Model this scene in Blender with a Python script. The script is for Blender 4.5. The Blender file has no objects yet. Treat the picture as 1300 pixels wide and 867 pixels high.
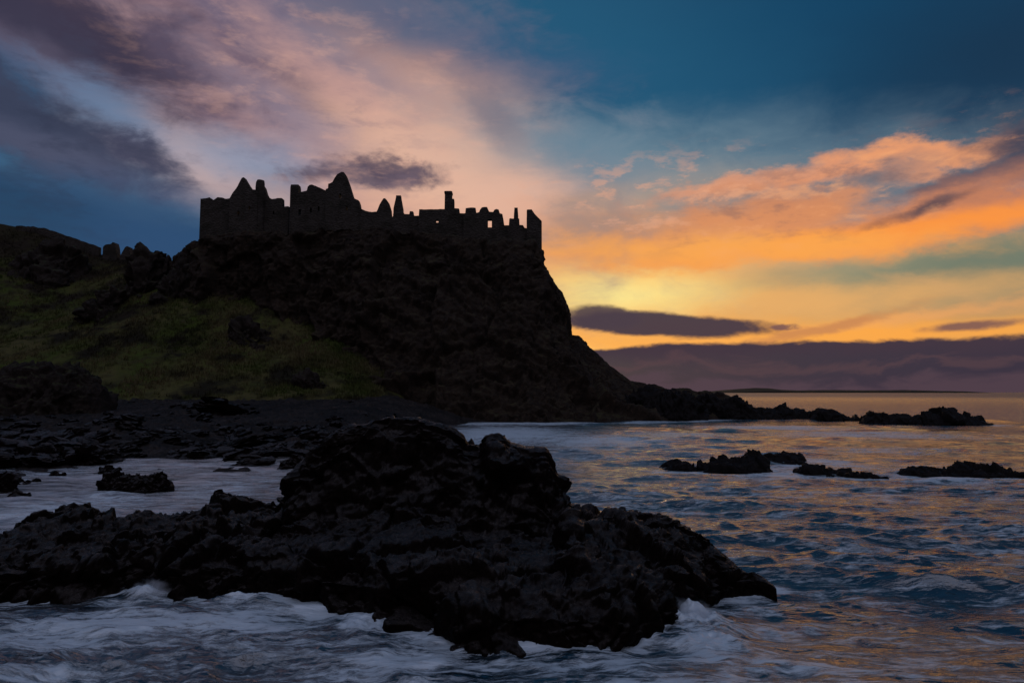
import bpy, bmesh, math, random
import numpy as np
from mathutils import Vector, Matrix

random.seed(7)
RNG = np.random.default_rng(11)
SC = bpy.context.scene
COL = SC.collection
R = math.radians

# ------------------------------------------------------------------ camera
F = 866.7                      # focal length in photograph pixels (24 mm on a 36 mm sensor, 1300 px wide)
TILT = R(4.256)
EYE = 4.0                      # metres above the water
cam = bpy.data.objects.new('camera', bpy.data.cameras.new('camera'))
COL.objects.link(cam)
cam.data.lens = 24.0
cam.data.sensor_width = 36.0
cam.data.clip_start = 0.1
cam.data.clip_end = 60000.0
cam.location = (0, 0, EYE)
cam.rotation_euler = (R(90) + TILT, 0, 0)
SC.camera = cam


def ray(px, py):
    """direction through a point of the photograph"""
    v = 433.5 - py
    return np.array([px - 650.0, F * math.cos(TILT) - v * math.sin(TILT), F * math.sin(TILT) + v * math.cos(TILT)])


def at(px, py, Y):
    d = ray(px, py)
    return d * (Y / d[1]) + np.array([0, 0, EYE])


def gy(py, z=0.0):
    """distance at which a level plane at height z shows in row py"""
    d = ray(650, py)
    return d[1] * (EYE - z) / -d[2]


def zat(py, Y):
    d = ray(650, py)
    return d[2] * Y / d[1] + EYE


def xat(px, py, Y):
    d = ray(px, py)
    return d[0] * Y / d[1]


def sky_ang(px, py):
    d = ray(px, py)
    return math.degrees(math.atan2(d[0], d[1])), math.degrees(math.atan2(d[2], math.hypot(d[0], d[1])))


# ------------------------------------------------------------------ exposure
SC.view_settings.view_transform = 'Standard'
SC.view_settings.look = 'None'
SC.view_settings.exposure = 0.0
SC.view_settings.gamma = 1.0
SC.view_settings.use_curve_mapping = False
SC.cycles.use_denoising = True
SC.cycles.max_bounces = 6
SC.cycles.volume_bounces = 1

# ------------------------------------------------------------------ sky
SUN_AZ, SUN_EL = 7.5, 2.0
SKY_STRENGTH = 0.15


def lin(c):
    o = []
    for v in c:
        v = v / 255.0
        o.append(v / 12.92 if v <= 0.04045 else ((v + 0.055) / 1.055) ** 2.4)
    return o


world = bpy.data.worlds.new('World')
SC.world = world
world.use_nodes = True
wt = world.node_tree
wn, wl = wt.nodes, wt.links
bg = wn['Background']
bg.inputs[1].default_value = SKY_STRENGTH


def mth(nt, op, a, b=None, c=None, clamp=False):
    n = nt.nodes.new('ShaderNodeMath')
    n.operation = op
    n.use_clamp = clamp
    for i, v in enumerate((a, b, c)):
        if v is None:
            continue
        if hasattr(v, 'links'):
            nt.links.new(v, n.inputs[i])
        else:
            n.inputs[i].default_value = v
    return n.outputs[0]


def vmt(nt, op, a, b=None):
    n = nt.nodes.new('ShaderNodeVectorMath')
    n.operation = op
    for i, v in enumerate((a, b)):
        if v is None:
            continue
        if hasattr(v, 'links'):
            nt.links.new(v, n.inputs[i])
        else:
            n.inputs[i].default_value = v
    return n


def mixc(nt, fac, a, b, mode='MIX'):
    n = nt.nodes.new('ShaderNodeMix')
    n.data_type = 'RGBA'
    n.blend_type = mode
    for i, v in ((0, fac), (6, a), (7, b)):
        if hasattr(v, 'links'):
            nt.links.new(v, n.inputs[i])
        elif i == 0:
            n.inputs[0].default_value = v
        else:
            n.inputs[i].default_value = (*v[:3], 1)
    return n.outputs[2]


def maprange(nt, v, a, b, c=0.0, d=1.0, kind='SMOOTHSTEP'):
    n = nt.nodes.new('ShaderNodeMapRange')
    n.interpolation_type = kind
    nt.links.new(v, n.inputs[0])
    for i, x in enumerate((a, b, c, d)):
        n.inputs[i + 1].default_value = x
    return n.outputs[0]


def noise(nt, vec, scale, detail=6, rough=0.55, dist=0.0, lac=2.0, dim='3D'):
    n = nt.nodes.new('ShaderNodeTexNoise')
    n.noise_dimensions = dim
    if vec is not None:
        nt.links.new(vec, n.inputs['Vector'])
    n.inputs['Scale'].default_value = scale
    n.inputs['Detail'].default_value = detail
    n.inputs['Roughness'].default_value = rough
    n.inputs['Distortion'].default_value = dist
    n.inputs['Lacunarity'].default_value = lac
    return n


sk = wn.new('ShaderNodeTexSky')
sk.sky_type = 'NISHITA'
sk.sun_disc = False
sk.sun_elevation = R(SUN_EL)
sk.sun_rotation = R(SUN_AZ)
sk.air_density = 1.0
sk.dust_density = 1.5
sk.ozone_density = 3.0

tc = wn.new('ShaderNodeTexCoord')
sep = wn.new('ShaderNodeSeparateXYZ')
wl.new(tc.outputs['Generated'], sep.inputs[0])
az = mth(wt, 'MULTIPLY', mth(wt, 'ARCTAN2', sep.outputs[0], sep.outputs[1]), 57.29578)
el = mth(wt, 'MULTIPLY', mth(wt, 'ARCSINE', sep.outputs[2]), 57.29578)
comb = wn.new('ShaderNodeCombineXYZ')
wl.new(az, comb.inputs[0])
wl.new(el, comb.inputs[1])
# clouds lie in flat layers: stretch their noise along the horizon
mp = wn.new('ShaderNodeMapping')
mp.inputs['Scale'].default_value = (1, 1, 2.1)
wl.new(tc.outputs['Generated'], mp.inputs[0])
# tilted copy so that the streaks rise to the right, as wind-drawn cloud does here
mp2 = wn.new('ShaderNodeMapping')
mp2.inputs['Rotation'].default_value = (0, R(9), 0)
mp2.inputs['Scale'].default_value = (1, 1, 2.8)
wl.new(tc.outputs['Generated'], mp2.inputs[0])

n_big = noise(wt, mp.outputs[0], 3.2, 3, 0.5)
n_mid = noise(wt, mp.outputs[0], 11.0, 8, 0.6, 0.4)
n_str = noise(wt, mp2.outputs[0], 8.5, 9, 0.62, 0.5)
n_warp = noise(wt, mp.outputs[0], 9.0, 7, 0.6)
cen = vmt(wt, 'SUBTRACT', n_warp.outputs['Color'], (0.5, 0.5, 0.5)).outputs[0]
warp1 = vmt(wt, 'MULTIPLY', cen, (9.0, 5.0, 0.0)).outputs[0]
P_soft = vmt(wt, 'ADD', comb.outputs[0], vmt(wt, 'MULTIPLY', cen, (4.0, 2.4, 0.0)).outputs[0]).outputs[0]
P_rag = vmt(wt, 'ADD', comb.outputs[0], warp1).outputs[0]
P_flat = vmt(wt, 'ADD', comb.outputs[0], vmt(wt, 'MULTIPLY', cen, (7.0, 1.1, 0.0)).outputs[0]).outputs[0]
tex_of = {'m': mth(wt, 'MULTIPLY', mth(wt, 'SUBTRACT', n_mid.outputs['Fac'], 0.5), 2.2), 's': mth(wt, 'MULTIPLY', mth(wt, 'SUBTRACT', n_str.outputs['Fac'], 0.5), 2.2),
          'b': mth(wt, 'SUBTRACT', n_big.outputs['Fac'], 0.5)}
pos_of = {'r': P_rag, 'o': P_soft, 'f': P_flat}

state = mixc(wt, 1.0, sk.outputs[0], (0.62, 0.98, 1.12), 'MULTIPLY')
# darker, bluer towards the zenith and behind the camera (heavy evening cloud there)
up = maprange(wt, el, 14, 46)
state = mixc(wt, mth(wt, 'MULTIPLY', up, 0.9), state, [v / SKY_STRENGTH for v in lin((20, 62, 96))])


def chained(pos):
    """make each cloud wait for the one before it, so that the shader keeps few values at once"""
    n = vmt(wt, 'MULTIPLY_ADD', state, (1e-9, 1e-9, 1e-9))
    wl.new(pos, n.inputs[2])
    return n.outputs[0]


def cloud(px, py, rx, ry, rot, rgb, op=1.0, soft=0.6, k=1.0, tex='s', pos='o', aim=None):
    """one cloud: an ellipse of sky (centre, half sizes in photograph pixels), torn by noise"""
    global state
    if pos == 'r':           # the ragged warp lifts clouds a little
        px, py = px - 6, py + 10
    a, e = sky_ang(px, py)
    a1, _ = sky_ang(px + 10, py)
    _, e1 = sky_ang(px, py - 10)
    m = wn.new('ShaderNodeMapping')
    m.vector_type = 'TEXTURE'
    wl.new(chained(pos_of[pos]), m.inputs[0])
    m.inputs['Location'].default_value = (a, e, 0)
    m.inputs['Rotation'].default_value = (0, 0, R(rot))
    m.inputs['Scale'].default_value = (rx * (a1 - a) / 10, ry * (e1 - e) / 10, 1)
    d = vmt(wt, 'LENGTH', m.outputs[0]).outputs['Value']
    d = mth(wt, 'ADD', d, mth(wt, 'MULTIPLY', tex_of[tex], k))
    f = maprange(wt, d, 1 - soft, 1 + soft, op, 0.0)
    state = mixc(wt, f, state, [v / SKY_STRENGTH for v in lin(rgb)])


def band(e_lo, e_hi, soft, rgb, op=1.0, pos='f', k=0.0, a_mid=None, a_half=None, a_soft=6):
    """a level layer of cloud between two heights above the horizon (degrees)"""
    global state
    s = wn.new('ShaderNodeSeparateXYZ')
    wl.new(chained(pos_of[pos]), s.inputs[0])
    y = s.outputs[1]
    if k:
        y = mth(wt, 'ADD', y, mth(wt, 'MULTIPLY', tex_of['s'], k))
    f = mth(wt, 'MULTIPLY', maprange(wt, y, e_lo - soft, e_lo + soft), maprange(wt, y, e_hi - soft, e_hi + soft, 1, 0))
    if a_mid is not None:
        dx = mth(wt, 'ABSOLUTE', mth(wt, 'SUBTRACT', s.outputs[0], a_mid))
        f = mth(wt, 'MULTIPLY', f, maprange(wt, dx, a_half - a_soft, a_half + a_soft, 1, 0))
    f = mth(wt, 'MULTIPLY', f, op)
    state = mixc(wt, f, state, [v / SKY_STRENGTH for v in lin(rgb)])


n_fine = noise(wt, mp2.outputs[0], 17.0, 9, 0.62, 0.15)


def mottle(px, py, rx, ry, rot, rgb, op, t0, t1):
    """lighter or darker tufts inside a stretch of cloud"""
    global state
    a, e = sky_ang(px, py)
    a1, _ = sky_ang(px + 10, py)
    _, e1 = sky_ang(px, py - 10)
    m = wn.new('ShaderNodeMapping')
    m.vector_type = 'TEXTURE'
    wl.new(chained(pos_of['o']), m.inputs[0])
    m.inputs['Location'].default_value = (a, e, 0)
    m.inputs['Rotation'].default_value = (0, 0, R(rot))
    m.inputs['Scale'].default_value = (rx * (a1 - a) / 10, ry * (e1 - e) / 10, 1)
    d = vmt(wt, 'LENGTH', m.outputs[0]).outputs['Value']
    f = mth(wt, 'MULTIPLY', maprange(wt, d, 0.3, 1.3, op, 0.0), maprange(wt, n_fine.outputs['Fac'], t0, t1))
    state = mixc(wt, f, state, [v / SKY_STRENGTH for v in lin(rgb)])


# -- clear sky, broad tones
cloud(1030, 60, 620, 190, 0, (20, 66, 98), 0.95, 0.75, 0.2, 'b')
cloud(700, 90, 260, 150, -20, (38, 92, 124), 0.8, 0.9, 0.2, 'b')
cloud(1330, 60, 260, 120, 0, (26, 46, 68), 0.7, 0.9, 0.2, 'b')
cloud(800, 238, 250, 62, 0, (118, 140, 152), 0.85, 0.9, 0.4, 'm')
cloud(1000, 392, 560, 46, 0, (236, 166, 88), 0.95, 0.8, 0.3, 's')
cloud(930, 428, 520, 20, 0, (252, 168, 72), 0.95, 0.8, 0.3, 's')
cloud(800, 350, 200, 90, 0, (250, 178, 92), 0.9, 0.9, 0.3, 'm')
cloud(740, 322, 140, 52, -10, (250, 172, 86), 0.8, 0.9, 0.4, 'm')
cloud(1180, 346, 270, 42, 3, (146, 144, 116), 0.92, 0.7, 0.3, 'm')
cloud(1280, 340, 170, 44, 3, (112, 122, 106), 0.92, 0.8, 0.2, 'm')
cloud(1000, 382, 260, 16, 1, (238, 176, 104), 0.75, 0.9, 0.6, 's')
cloud(785, 374, 105, 26, 0, (255, 232, 146), 0.95, 0.95, 0.3, 'm')
# -- big pink sheet over the castle
cloud(430, 130, 330, 150, -24, (146, 118, 126), 0.9, 0.75, 0.8, 'm')
cloud(280, 60, 260, 90, -10, (100, 86, 106), 0.8, 0.8, 0.8, 'm')
cloud(540, 185, 150, 105, -35, (214, 170, 150), 0.9, 0.85, 0.7, 's')
cloud(300, 120, 190, 38, -28, (196, 154, 148), 0.7, 0.9, 1.2, 's')
cloud(260, 215, 120, 40, -18, (196, 170, 168), 0.8, 0.9, 0.6, 's')
cloud(600, 266, 150, 40, 0, (226, 172, 146), 0.8, 0.9, 0.6, 's')
cloud(400, 60, 200, 36, -22, (112, 112, 138), 0.55, 0.9, 1.1, 's')
cloud(350, 140, 120, 28, -25, (118, 118, 142), 0.6, 0.9, 1.0, 's')
cloud(520, 30, 200, 40, -12, (58, 88, 122), 0.7, 0.9, 0.9, 's')
cloud(330, 205, 90, 24, -6, (142, 152, 176), 0.75, 0.9, 0.6, 'm')
cloud(440, 118, 160, 20, -30, (206, 158, 146), 0.5, 0.9, 1.3, 's')
cloud(720, 196, 130, 52, -10, (104, 134, 152), 0.75, 0.8, 0.7, 'm')
cloud(570, 222, 110, 56, -15, (228, 184, 160), 0.7, 0.9, 0.5, 'm')
cloud(660, 240, 60, 18, 0, (226, 180, 158), 0.5, 0.9, 0.8, 's')
cloud(630, 148, 40, 22, -40, (110, 106, 122), 0.55, 0.8, 0.8, 'm')
# -- left: pale gap, two dark clouds, blue bank
cloud(115, 110, 120, 30, -38, (100, 124, 156), 0.85, 0.8, 0.4, 'm')
cloud(105, 26, 175, 62, -8, (58, 53, 72), 0.95, 0.45, 0.9, 'm', 'r')
cloud(30, 66, 120, 26, -14, (104, 96, 116), 0.5, 0.9, 0.8, 's')
cloud(240, 70, 90, 34, -30, (96, 84, 104), 0.6, 0.9, 1.0, 'm')
cloud(40, 150, 210, 62, -20, (58, 64, 86), 0.97, 0.42, 0.7, 'm', 'r')
cloud(185, 186, 58, 24, -10, (64, 66, 88), 0.9, 0.5, 0.9, 'm', 'r')
cloud(70, 196, 150, 18, -14, (86, 90, 114), 0.55, 0.9, 0.8, 's')
cloud(20, 310, 430, 90, -5, (40, 68, 98), 0.98, 0.10, 0.10, 's', 'f')
cloud(210, 285, 110, 40, -8, (50, 82, 122), 0.5, 0.8, 0.2, 's')
cloud(110, 244, 190, 15, -9, (56, 84, 116), 0.6, 0.9, 0.6, 's')
cloud(190, 330, 110, 34, 0, (48, 78, 116), 0.7, 0.9, 0.3, 'm')
# -- small dark cloud above the castle
cloud(452, 210, 88, 20, 4, (98, 86, 100), 0.95, 0.5, 1.3, 'm', 'r')
cloud(500, 200, 38, 14, -12, (84, 74, 90), 0.8, 0.6, 1.2, 'm', 'r')
cloud(520, 218, 14, 18, 10, (112, 96, 108), 0.7, 0.7, 1.0, 'm', 'r')
# -- right: the two orange banks
cloud(1050, 240, 300, 36, 7, (104, 118, 128), 0.75, 0.8, 0.6, 'm')
cloud(870, 256, 110, 20, 4, (112, 138, 148), 0.6, 0.8, 0.9, 'm', 'r')
cloud(1085, 206, 205, 16, 3, (226, 152, 112), 0.95, 0.7, 1.2, 'm', 'r')
cloud(1175, 186, 85, 15, -4, (232, 156, 110), 0.9, 0.6, 1.2, 's', 'r')
cloud(905, 234, 100, 10, 7, (214, 152, 122), 0.85, 0.8, 1.4, 'm', 'r')
cloud(1060, 248, 80, 16, 10, (206, 142, 108), 0.85, 0.8, 1.3, 'm', 'r')
cloud(1240, 214, 100, 16, 5, (96, 82, 92), 0.85, 0.6, 0.9, 'm', 'r')
cloud(1100, 216, 90, 10, 10, (112, 110, 118), 0.7, 0.8, 1.1, 'm', 'r')
cloud(1320, 165, 70, 40, 10, (44, 60, 82), 0.9, 0.8, 0.9, 'm', 'r')
cloud(1200, 268, 235, 30, 2, (204, 130, 92), 0.97, 0.5, 0.9, 'm', 'r')
cloud(1010, 272, 120, 36, -8, (206, 136, 98), 0.9, 0.6, 1.1, 'm', 'r')
cloud(880, 298, 200, 28, 0, (222, 146, 96), 0.8, 0.8, 0.9, 's')
cloud(760, 268, 60, 24, 6, (150, 132, 126), 0.6, 0.8, 1.0, 'm', 'r')
cloud(1260, 232, 90, 18, 8, (188, 124, 96), 0.7, 0.8, 1.0, 'm')
cloud(1120, 300, 300, 15, 2.5, (252, 150, 66), 0.95, 0.7, 0.7, 's')
cloud(900, 316, 230, 17, -3, (250, 168, 82), 0.85, 0.8, 0.8, 's')
cloud(1172, 266, 60, 7, 13, (92, 76, 82), 0.9, 0.7, 0.9, 's')
cloud(1190, 395, 160, 7, 6, (244, 168, 98), 0.6, 0.9, 0.7, 's')
cloud(1180, 362, 60, 5, -22, (206, 160, 108), 0.5, 0.9, 0.8, 's')
cloud(1040, 418, 90, 6, 13, (190, 126, 84), 0.7, 0.8, 0.8, 's')
# -- mottling of the lit cloud
mottle(430, 130, 330, 160, -24, (228, 176, 154), 0.26, 0.5, 0.7)
mottle(330, 110, 300, 130, -24, (98, 96, 120), 0.30, 0.5, 0.3)
mottle(1080, 240, 330, 70, 6, (246, 172, 118), 0.5, 0.51, 0.7)
mottle(1080, 240, 330, 70, 6, (112, 92, 96), 0.45, 0.49, 0.3)
mottle(820, 250, 180, 60, 4, (226, 166, 136), 0.5, 0.52, 0.64)
mottle(80, 150, 240, 170, -20, (44, 50, 70), 0.35, 0.5, 0.3)
# -- low stratus
cloud(842, 412, 128, 15, -4, (70, 59, 70), 0.98, 0.22, 0.35, 's', 'f')
cloud(760, 402, 50, 13, -4, (76, 63, 72), 0.95, 0.3, 0.3, 's', 'f')
cloud(994, 415, 16, 4, -6, (118, 84, 84), 0.9, 0.4, 0.4, 's', 'f')
cloud(1235, 413, 56, 6, 3, (120, 86, 84), 0.9, 0.5, 0.5, 's', 'f')
band(-2, 3.85, 0.2, (57, 49, 65), 0.98, 'f', 0.6, 15, 40, 14)
band(1.9, 2.5, 0.3, (92, 68, 72), 0.5, 'f', 2.0, 18, 30, 8)
band(-1, 1.0, 0.5, (86, 67, 76), 0.7, 'f', 2.2, 14, 40, 8)
# -- behind the camera: an even lid of blue-grey evening cloud
state = mixc(wt, maprange(wt, sep.outputs[1], 0.45, -0.15), state,
             mixc(wt, maprange(wt, n_mid.outputs['Fac'], 0.35, 0.7), [v / SKY_STRENGTH for v in lin((60, 56, 60))],
                  [v / SKY_STRENGTH for v in lin((94, 84, 86))]))
# -- overhead and a little behind, unseen: bright patch added to light foam and rock
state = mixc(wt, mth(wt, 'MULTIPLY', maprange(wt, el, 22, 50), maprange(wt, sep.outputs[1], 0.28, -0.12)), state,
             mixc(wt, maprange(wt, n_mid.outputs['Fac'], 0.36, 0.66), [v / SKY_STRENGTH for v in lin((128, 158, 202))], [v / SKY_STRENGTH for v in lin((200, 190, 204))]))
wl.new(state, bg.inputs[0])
world.cycles.sampling_method = 'MANUAL'
world.cycles.sample_map_resolution = 512

# ------------------------------------------------------------------ sun: already behind the low cloud, only a trace of warm light
sun = bpy.data.objects.new('sun', bpy.data.lights.new('sun', 'SUN'))
COL.objects.link(sun)
sun.data.energy = 0.2
sun.data.angle = R(6)
sun.data.color = (1.0, 0.62, 0.32)
_d = Vector((math.sin(R(SUN_AZ)) * math.cos(R(SUN_EL)), math.cos(R(SUN_AZ)) * math.cos(R(SUN_EL)), math.sin(R(SUN_EL))))
sun.rotation_euler = _d.to_track_quat('Z', 'Y').to_euler()

# ------------------------------------------------------------------ numpy noise
def _hash(ix, iy, iz, seed):
    h = (ix.astype(np.int64) * 374761393 + iy.astype(np.int64) * 668265263 + iz.astype(np.int64) * 2147483647 + seed * 144665) & 0xFFFFFFFF
    h = ((h ^ (h >> 13)) * 1274126177) & 0xFFFFFFFF
    h = ((h ^ (h >> 16)) * 2246822519) & 0xFFFFFFFF
    h = (h ^ (h >> 15)) & 0xFFFFFFFF
    return h.astype(np.float64) / 4294967295.0


def vnoise(p, seed=0):
    """smooth value noise in -1..1 at points p (n,3)"""
    i = np.floor(p).astype(np.int64)
    f = p - i
    f = f * f * f * (f * (f * 6 - 15) + 10)
    r = 0
    for dx in (0, 1):
        wx = f[:, 0] if dx else 1 - f[:, 0]
        for dy in (0, 1):
            wy = f[:, 1] if dy else 1 - f[:, 1]
            for dz in (0, 1):
                wz = f[:, 2] if dz else 1 - f[:, 2]
                r = r + wx * wy * wz * _hash(i[:, 0] + dx, i[:, 1] + dy, i[:, 2] + dz, seed)
    return r * 2 - 1


def fbm(p, octaves=5, gain=0.5, seed=0, ridged=False):
    a, s, r = 1.0, 0.0, 0
    q = np.array(p, float)
    for o in range(octaves):
        n = vnoise(q, seed + o * 17)
        if ridged:
            n = 1 - 2 * np.abs(n)
        r = r + a * n
        s += a
        a *= gain
        q = q * 2.03 + 11.7
    return r / s


def cells(p, seed=0):
    """cellular noise: F1, F2 - F1, and a random value and tilt per cell"""
    i = np.floor(p).astype(np.int64)
    n = len(p)
    d1 = np.full(n, 9.0)
    d2 = np.full(n, 9.0)
    rid = np.zeros(n)
    tilt = np.zeros((n, 3))
    for dx in (-1, 0, 1):
        for dy in (-1, 0, 1):
            for dz in (-1, 0, 1):
                c = i + np.array([dx, dy, dz])
                o = np.stack([_hash(c[:, 0], c[:, 1], c[:, 2], seed + k) for k in (1, 2, 3)], 1)
                v = p - (c + o)
                d = np.sqrt((v * v).sum(1))
                near = d < d1
                d2 = np.where(near, d1, np.minimum(d2, d))
                rid = np.where(near, _hash(c[:, 0], c[:, 1], c[:, 2], seed + 9), rid)
                tilt = np.where(near[:, None], v, tilt)
                d1 = np.where(near, d, d1)
    return d1, d2 - d1, rid, tilt


def crag(p, size, amp, seed, flat=1.0):
    """broken-rock relief: each cell is a block standing in or out, its face tilted, with a crack round it"""
    q = p / (np.array([size, size, size * flat]))
    q = q + 0.22 * np.stack([vnoise(q * 1.7 + 3, seed + 31), vnoise(q * 1.7 + 13, seed + 32), vnoise(q * 1.7 + 23, seed + 33)], 1)
    f1, gap, rid, v = cells(q, seed)
    t = [_hash((rid * 9999).astype(np.int64), (rid * 7777).astype(np.int64), (rid * 555).astype(np.int64), 5 + j) - 0.5 for j in range(3)]
    face = 0.8 * (rid - 0.5) + 1.9 * (t[0] * v[:, 0] + t[1] * v[:, 1] + t[2] * v[:, 2])
    edge = np.clip(gap / 0.085, 0, 1)          # faces meet in grooves, not in steps
    edge = edge * edge * (3 - 2 * edge)
    return amp * (1.15 * face * edge - 0.12 * (1 - edge))


# ------------------------------------------------------------------ mesh helpers
def link_mesh(name, me, mat=None, parent=None):
    o = bpy.data.objects.new(name, me)
    COL.objects.link(o)
    if mat:
        me.materials.append(mat)
    if parent:
        o.parent = parent
    return o


def grid_mesh(name, P, closed_u=False, smooth=True, flip=False):
    """P: (rows, cols, 3) -> mesh"""
    r, c = P.shape[:2]
    idx = np.arange(r * c).reshape(r, c)
    if closed_u:
        idx = np.concatenate([idx, idx[:, :1]], 1)
    q = np.stack([idx[:-1, :-1], idx[:-1, 1:], idx[1:, 1:], idx[1:, :-1]], -1).reshape(-1, 4)
    if flip:
        q = q[:, ::-1]
    return raw_mesh(name, P.reshape(-1, 3), q, smooth)


def raw_mesh(name, V, Q, smooth=True):
    k = Q.shape[1]
    me = bpy.data.meshes.new(name)
    me.vertices.add(len(V))
    me.vertices.foreach_set('co', np.ascontiguousarray(V, np.float32).ravel())
    me.loops.add(len(Q) * k)
    me.loops.foreach_set('vertex_index', np.ascontiguousarray(Q, np.int32).ravel())
    me.polygons.add(len(Q))
    me.polygons.foreach_set('loop_start', np.arange(0, len(Q) * k, k, dtype=np.int32))
    me.polygons.foreach_set('use_smooth', np.full(len(Q), smooth))
    me.update(calc_edges=True)
    me.validate()
    return me


def grid_normals(P):
    du = np.gradient(P, axis=1)
    dv = np.gradient(P, axis=0)
    n = np.cross(du, dv)
    return n / (np.linalg.norm(n, axis=2, keepdims=True) + 1e-9)


def interp(xs, pts):
    pts = sorted(pts)
    return np.interp(xs, [p[0] for p in pts], [p[1] for p in pts])


def smooth1(a, n):
    k = np.ones(n) / n
    return np.convolve(np.pad(a, (n // 2, n - 1 - n // 2), 'edge'), k, 'valid')


def resample(poly, n, weights=None):
    """poly (cols, k, 2) -> (cols, n, 2), shared split of the parameter so that columns stay aligned"""
    k = poly.shape[1]
    w = np.ones(k - 1) if weights is None else np.array(weights, float)
    t = np.concatenate([[0], np.cumsum(w / w.sum())])
    s = np.linspace(0, 1, n)
    out = np.zeros((poly.shape[0], n, poly.shape[2]))
    j = np.clip(np.searchsorted(t, s, 'right') - 1, 0, k - 2)
    f = (s - t[j]) / (t[j + 1] - t[j])
    return poly[:, j] * (1 - f)[None, :, None] + poly[:, j + 1] * f[None, :, None]


def tag(o, label=None, cat=None, group=None, kind=None):
    if label:
        o['label'] = label
    if cat:
        o['category'] = cat
    if group:
        o['group'] = group
    if kind:
        o['kind'] = kind
    return o


def empty(name, loc, label, cat, group=None):
    o = bpy.data.objects.new(name, None)
    o.empty_display_size = 0.5
    COL.objects.link(o)
    o.location = loc
    return tag(o, label, cat, group)


# ------------------------------------------------------------------ materials
def new_mat(name):
    m = bpy.data.materials.new(name)
    m.use_nodes = True
    nt = m.node_tree
    return m, nt, nt.nodes['Principled BSDF']


def bump(nt, h, strength, dist, normal=None):
    b = nt.nodes.new('ShaderNodeBump')
    b.inputs['Strength'].default_value = strength
    b.inputs['Distance'].default_value = dist
    nt.links.new(h, b.inputs['Height'])
    if normal is not None:
        nt.links.new(normal, b.inputs['Normal'])
    return b.outputs[0]


def geo_pos(nt):
    return nt.nodes.new('ShaderNodeNewGeometry')


def rock_material(name, scale, c0, c1, c2, rough=(0.35, 0.75), bump_d=0.03, weed=None, grass=None, spec=0.5, wet=False):
    """dark broken rock; scale = size in metres of its blocks; weed / grass = (colour, lowest, highest) growths on it"""
    m, nt, b = new_mat(name)
    g = geo_pos(nt)
    pos = g.outputs['Position']
    n1 = noise(nt, pos, 1.0 / scale, 8, 0.6, 0.3)
    n2 = noise(nt, pos, 5.0 / scale, 8, 0.65, 0.2)
    n3 = noise(nt, pos, 28.0 / scale, 5, 0.6)
    vor = nt.nodes.new('ShaderNodeTexVoronoi')
    vor.feature = 'DISTANCE_TO_EDGE'
    wv = vmt(nt, 'ADD', pos, vmt(nt, 'MULTIPLY', n2.outputs['Color'], (0.5 * scale,) * 3).outputs[0]).outputs[0]
    nt.links.new(wv, vor.inputs['Vector'])
    vor.inputs['Scale'].default_value = 2.2 / scale
    col = mixc(nt, maprange(nt, n1.outputs['Fac'], 0.36, 0.64), c0, c1)
    col = mixc(nt, maprange(nt, n2.outputs['Fac'], 0.5, 0.72), col, c2)
    sepn = nt.nodes.new('ShaderNodeSeparateXYZ')
    nt.links.new(g.outputs['Normal'], sepn.inputs[0])
    if grass:
        gcol, lo, hi = grass
        upf = maprange(nt, mth(nt, 'ADD', sepn.outputs[2], mth(nt, 'MULTIPLY', mth(nt, 'SUBTRACT', n1.outputs['Fac'], 0.5), 1.6)), lo, hi)
        col = mixc(nt, upf, col, mixc(nt, n3.outputs['Fac'], [v * 0.6 for v in gcol], [v * 1.35 for v in gcol]))
    nt.links.new(col, b.inputs['Base Color'])
    rg = maprange(nt, n2.outputs['Fac'], 0.35, 0.65, rough[0], rough[1])
    nt.links.new(rg, b.inputs['Roughness'])
    b.inputs['Specular IOR Level'].default_value = spec
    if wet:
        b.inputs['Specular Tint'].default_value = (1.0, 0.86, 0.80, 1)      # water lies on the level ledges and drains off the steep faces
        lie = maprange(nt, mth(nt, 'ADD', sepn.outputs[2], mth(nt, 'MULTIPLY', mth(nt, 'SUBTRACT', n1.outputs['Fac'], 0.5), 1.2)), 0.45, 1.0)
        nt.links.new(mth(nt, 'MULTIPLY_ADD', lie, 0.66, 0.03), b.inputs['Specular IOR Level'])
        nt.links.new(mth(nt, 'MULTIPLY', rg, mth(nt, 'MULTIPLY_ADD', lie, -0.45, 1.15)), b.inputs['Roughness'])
    crack = maprange(nt, vor.outputs['Distance'], 0.0, 0.09)
    h = mth(nt, 'ADD', mth(nt, 'MULTIPLY', n2.outputs['Fac'], 1.0), mth(nt, 'MULTIPLY', n3.outputs['Fac'], 0.35))
    h = mth(nt, 'ADD', h, mth(nt, 'MULTIPLY', crack, 0.18))
    nt.links.new(bump(nt, h, 0.9, bump_d), b.inputs['Normal'])
    return m


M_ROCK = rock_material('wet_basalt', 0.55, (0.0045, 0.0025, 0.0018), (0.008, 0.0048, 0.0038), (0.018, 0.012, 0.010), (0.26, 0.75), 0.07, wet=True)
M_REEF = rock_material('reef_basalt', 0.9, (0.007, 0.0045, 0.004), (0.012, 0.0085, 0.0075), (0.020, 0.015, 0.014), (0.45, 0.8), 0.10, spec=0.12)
M_CLIFF = rock_material('cliff_basalt', 3.0, (0.018, 0.010, 0.0055), (0.037, 0.023, 0.014), (0.070, 0.047, 0.032), (0.7, 0.95), 0.35,
                        grass=((0.050, 0.040, 0.015), 0.72, 1.15), spec=0.2)
M_CRAG = rock_material('crag_basalt', 1.6, (0.018, 0.011, 0.008), (0.030, 0.020, 0.014), (0.048, 0.035, 0.027), (0.65, 0.95), 0.2,
                       grass=((0.04, 0.042, 0.014), 0.7, 1.1), spec=0.2)


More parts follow.
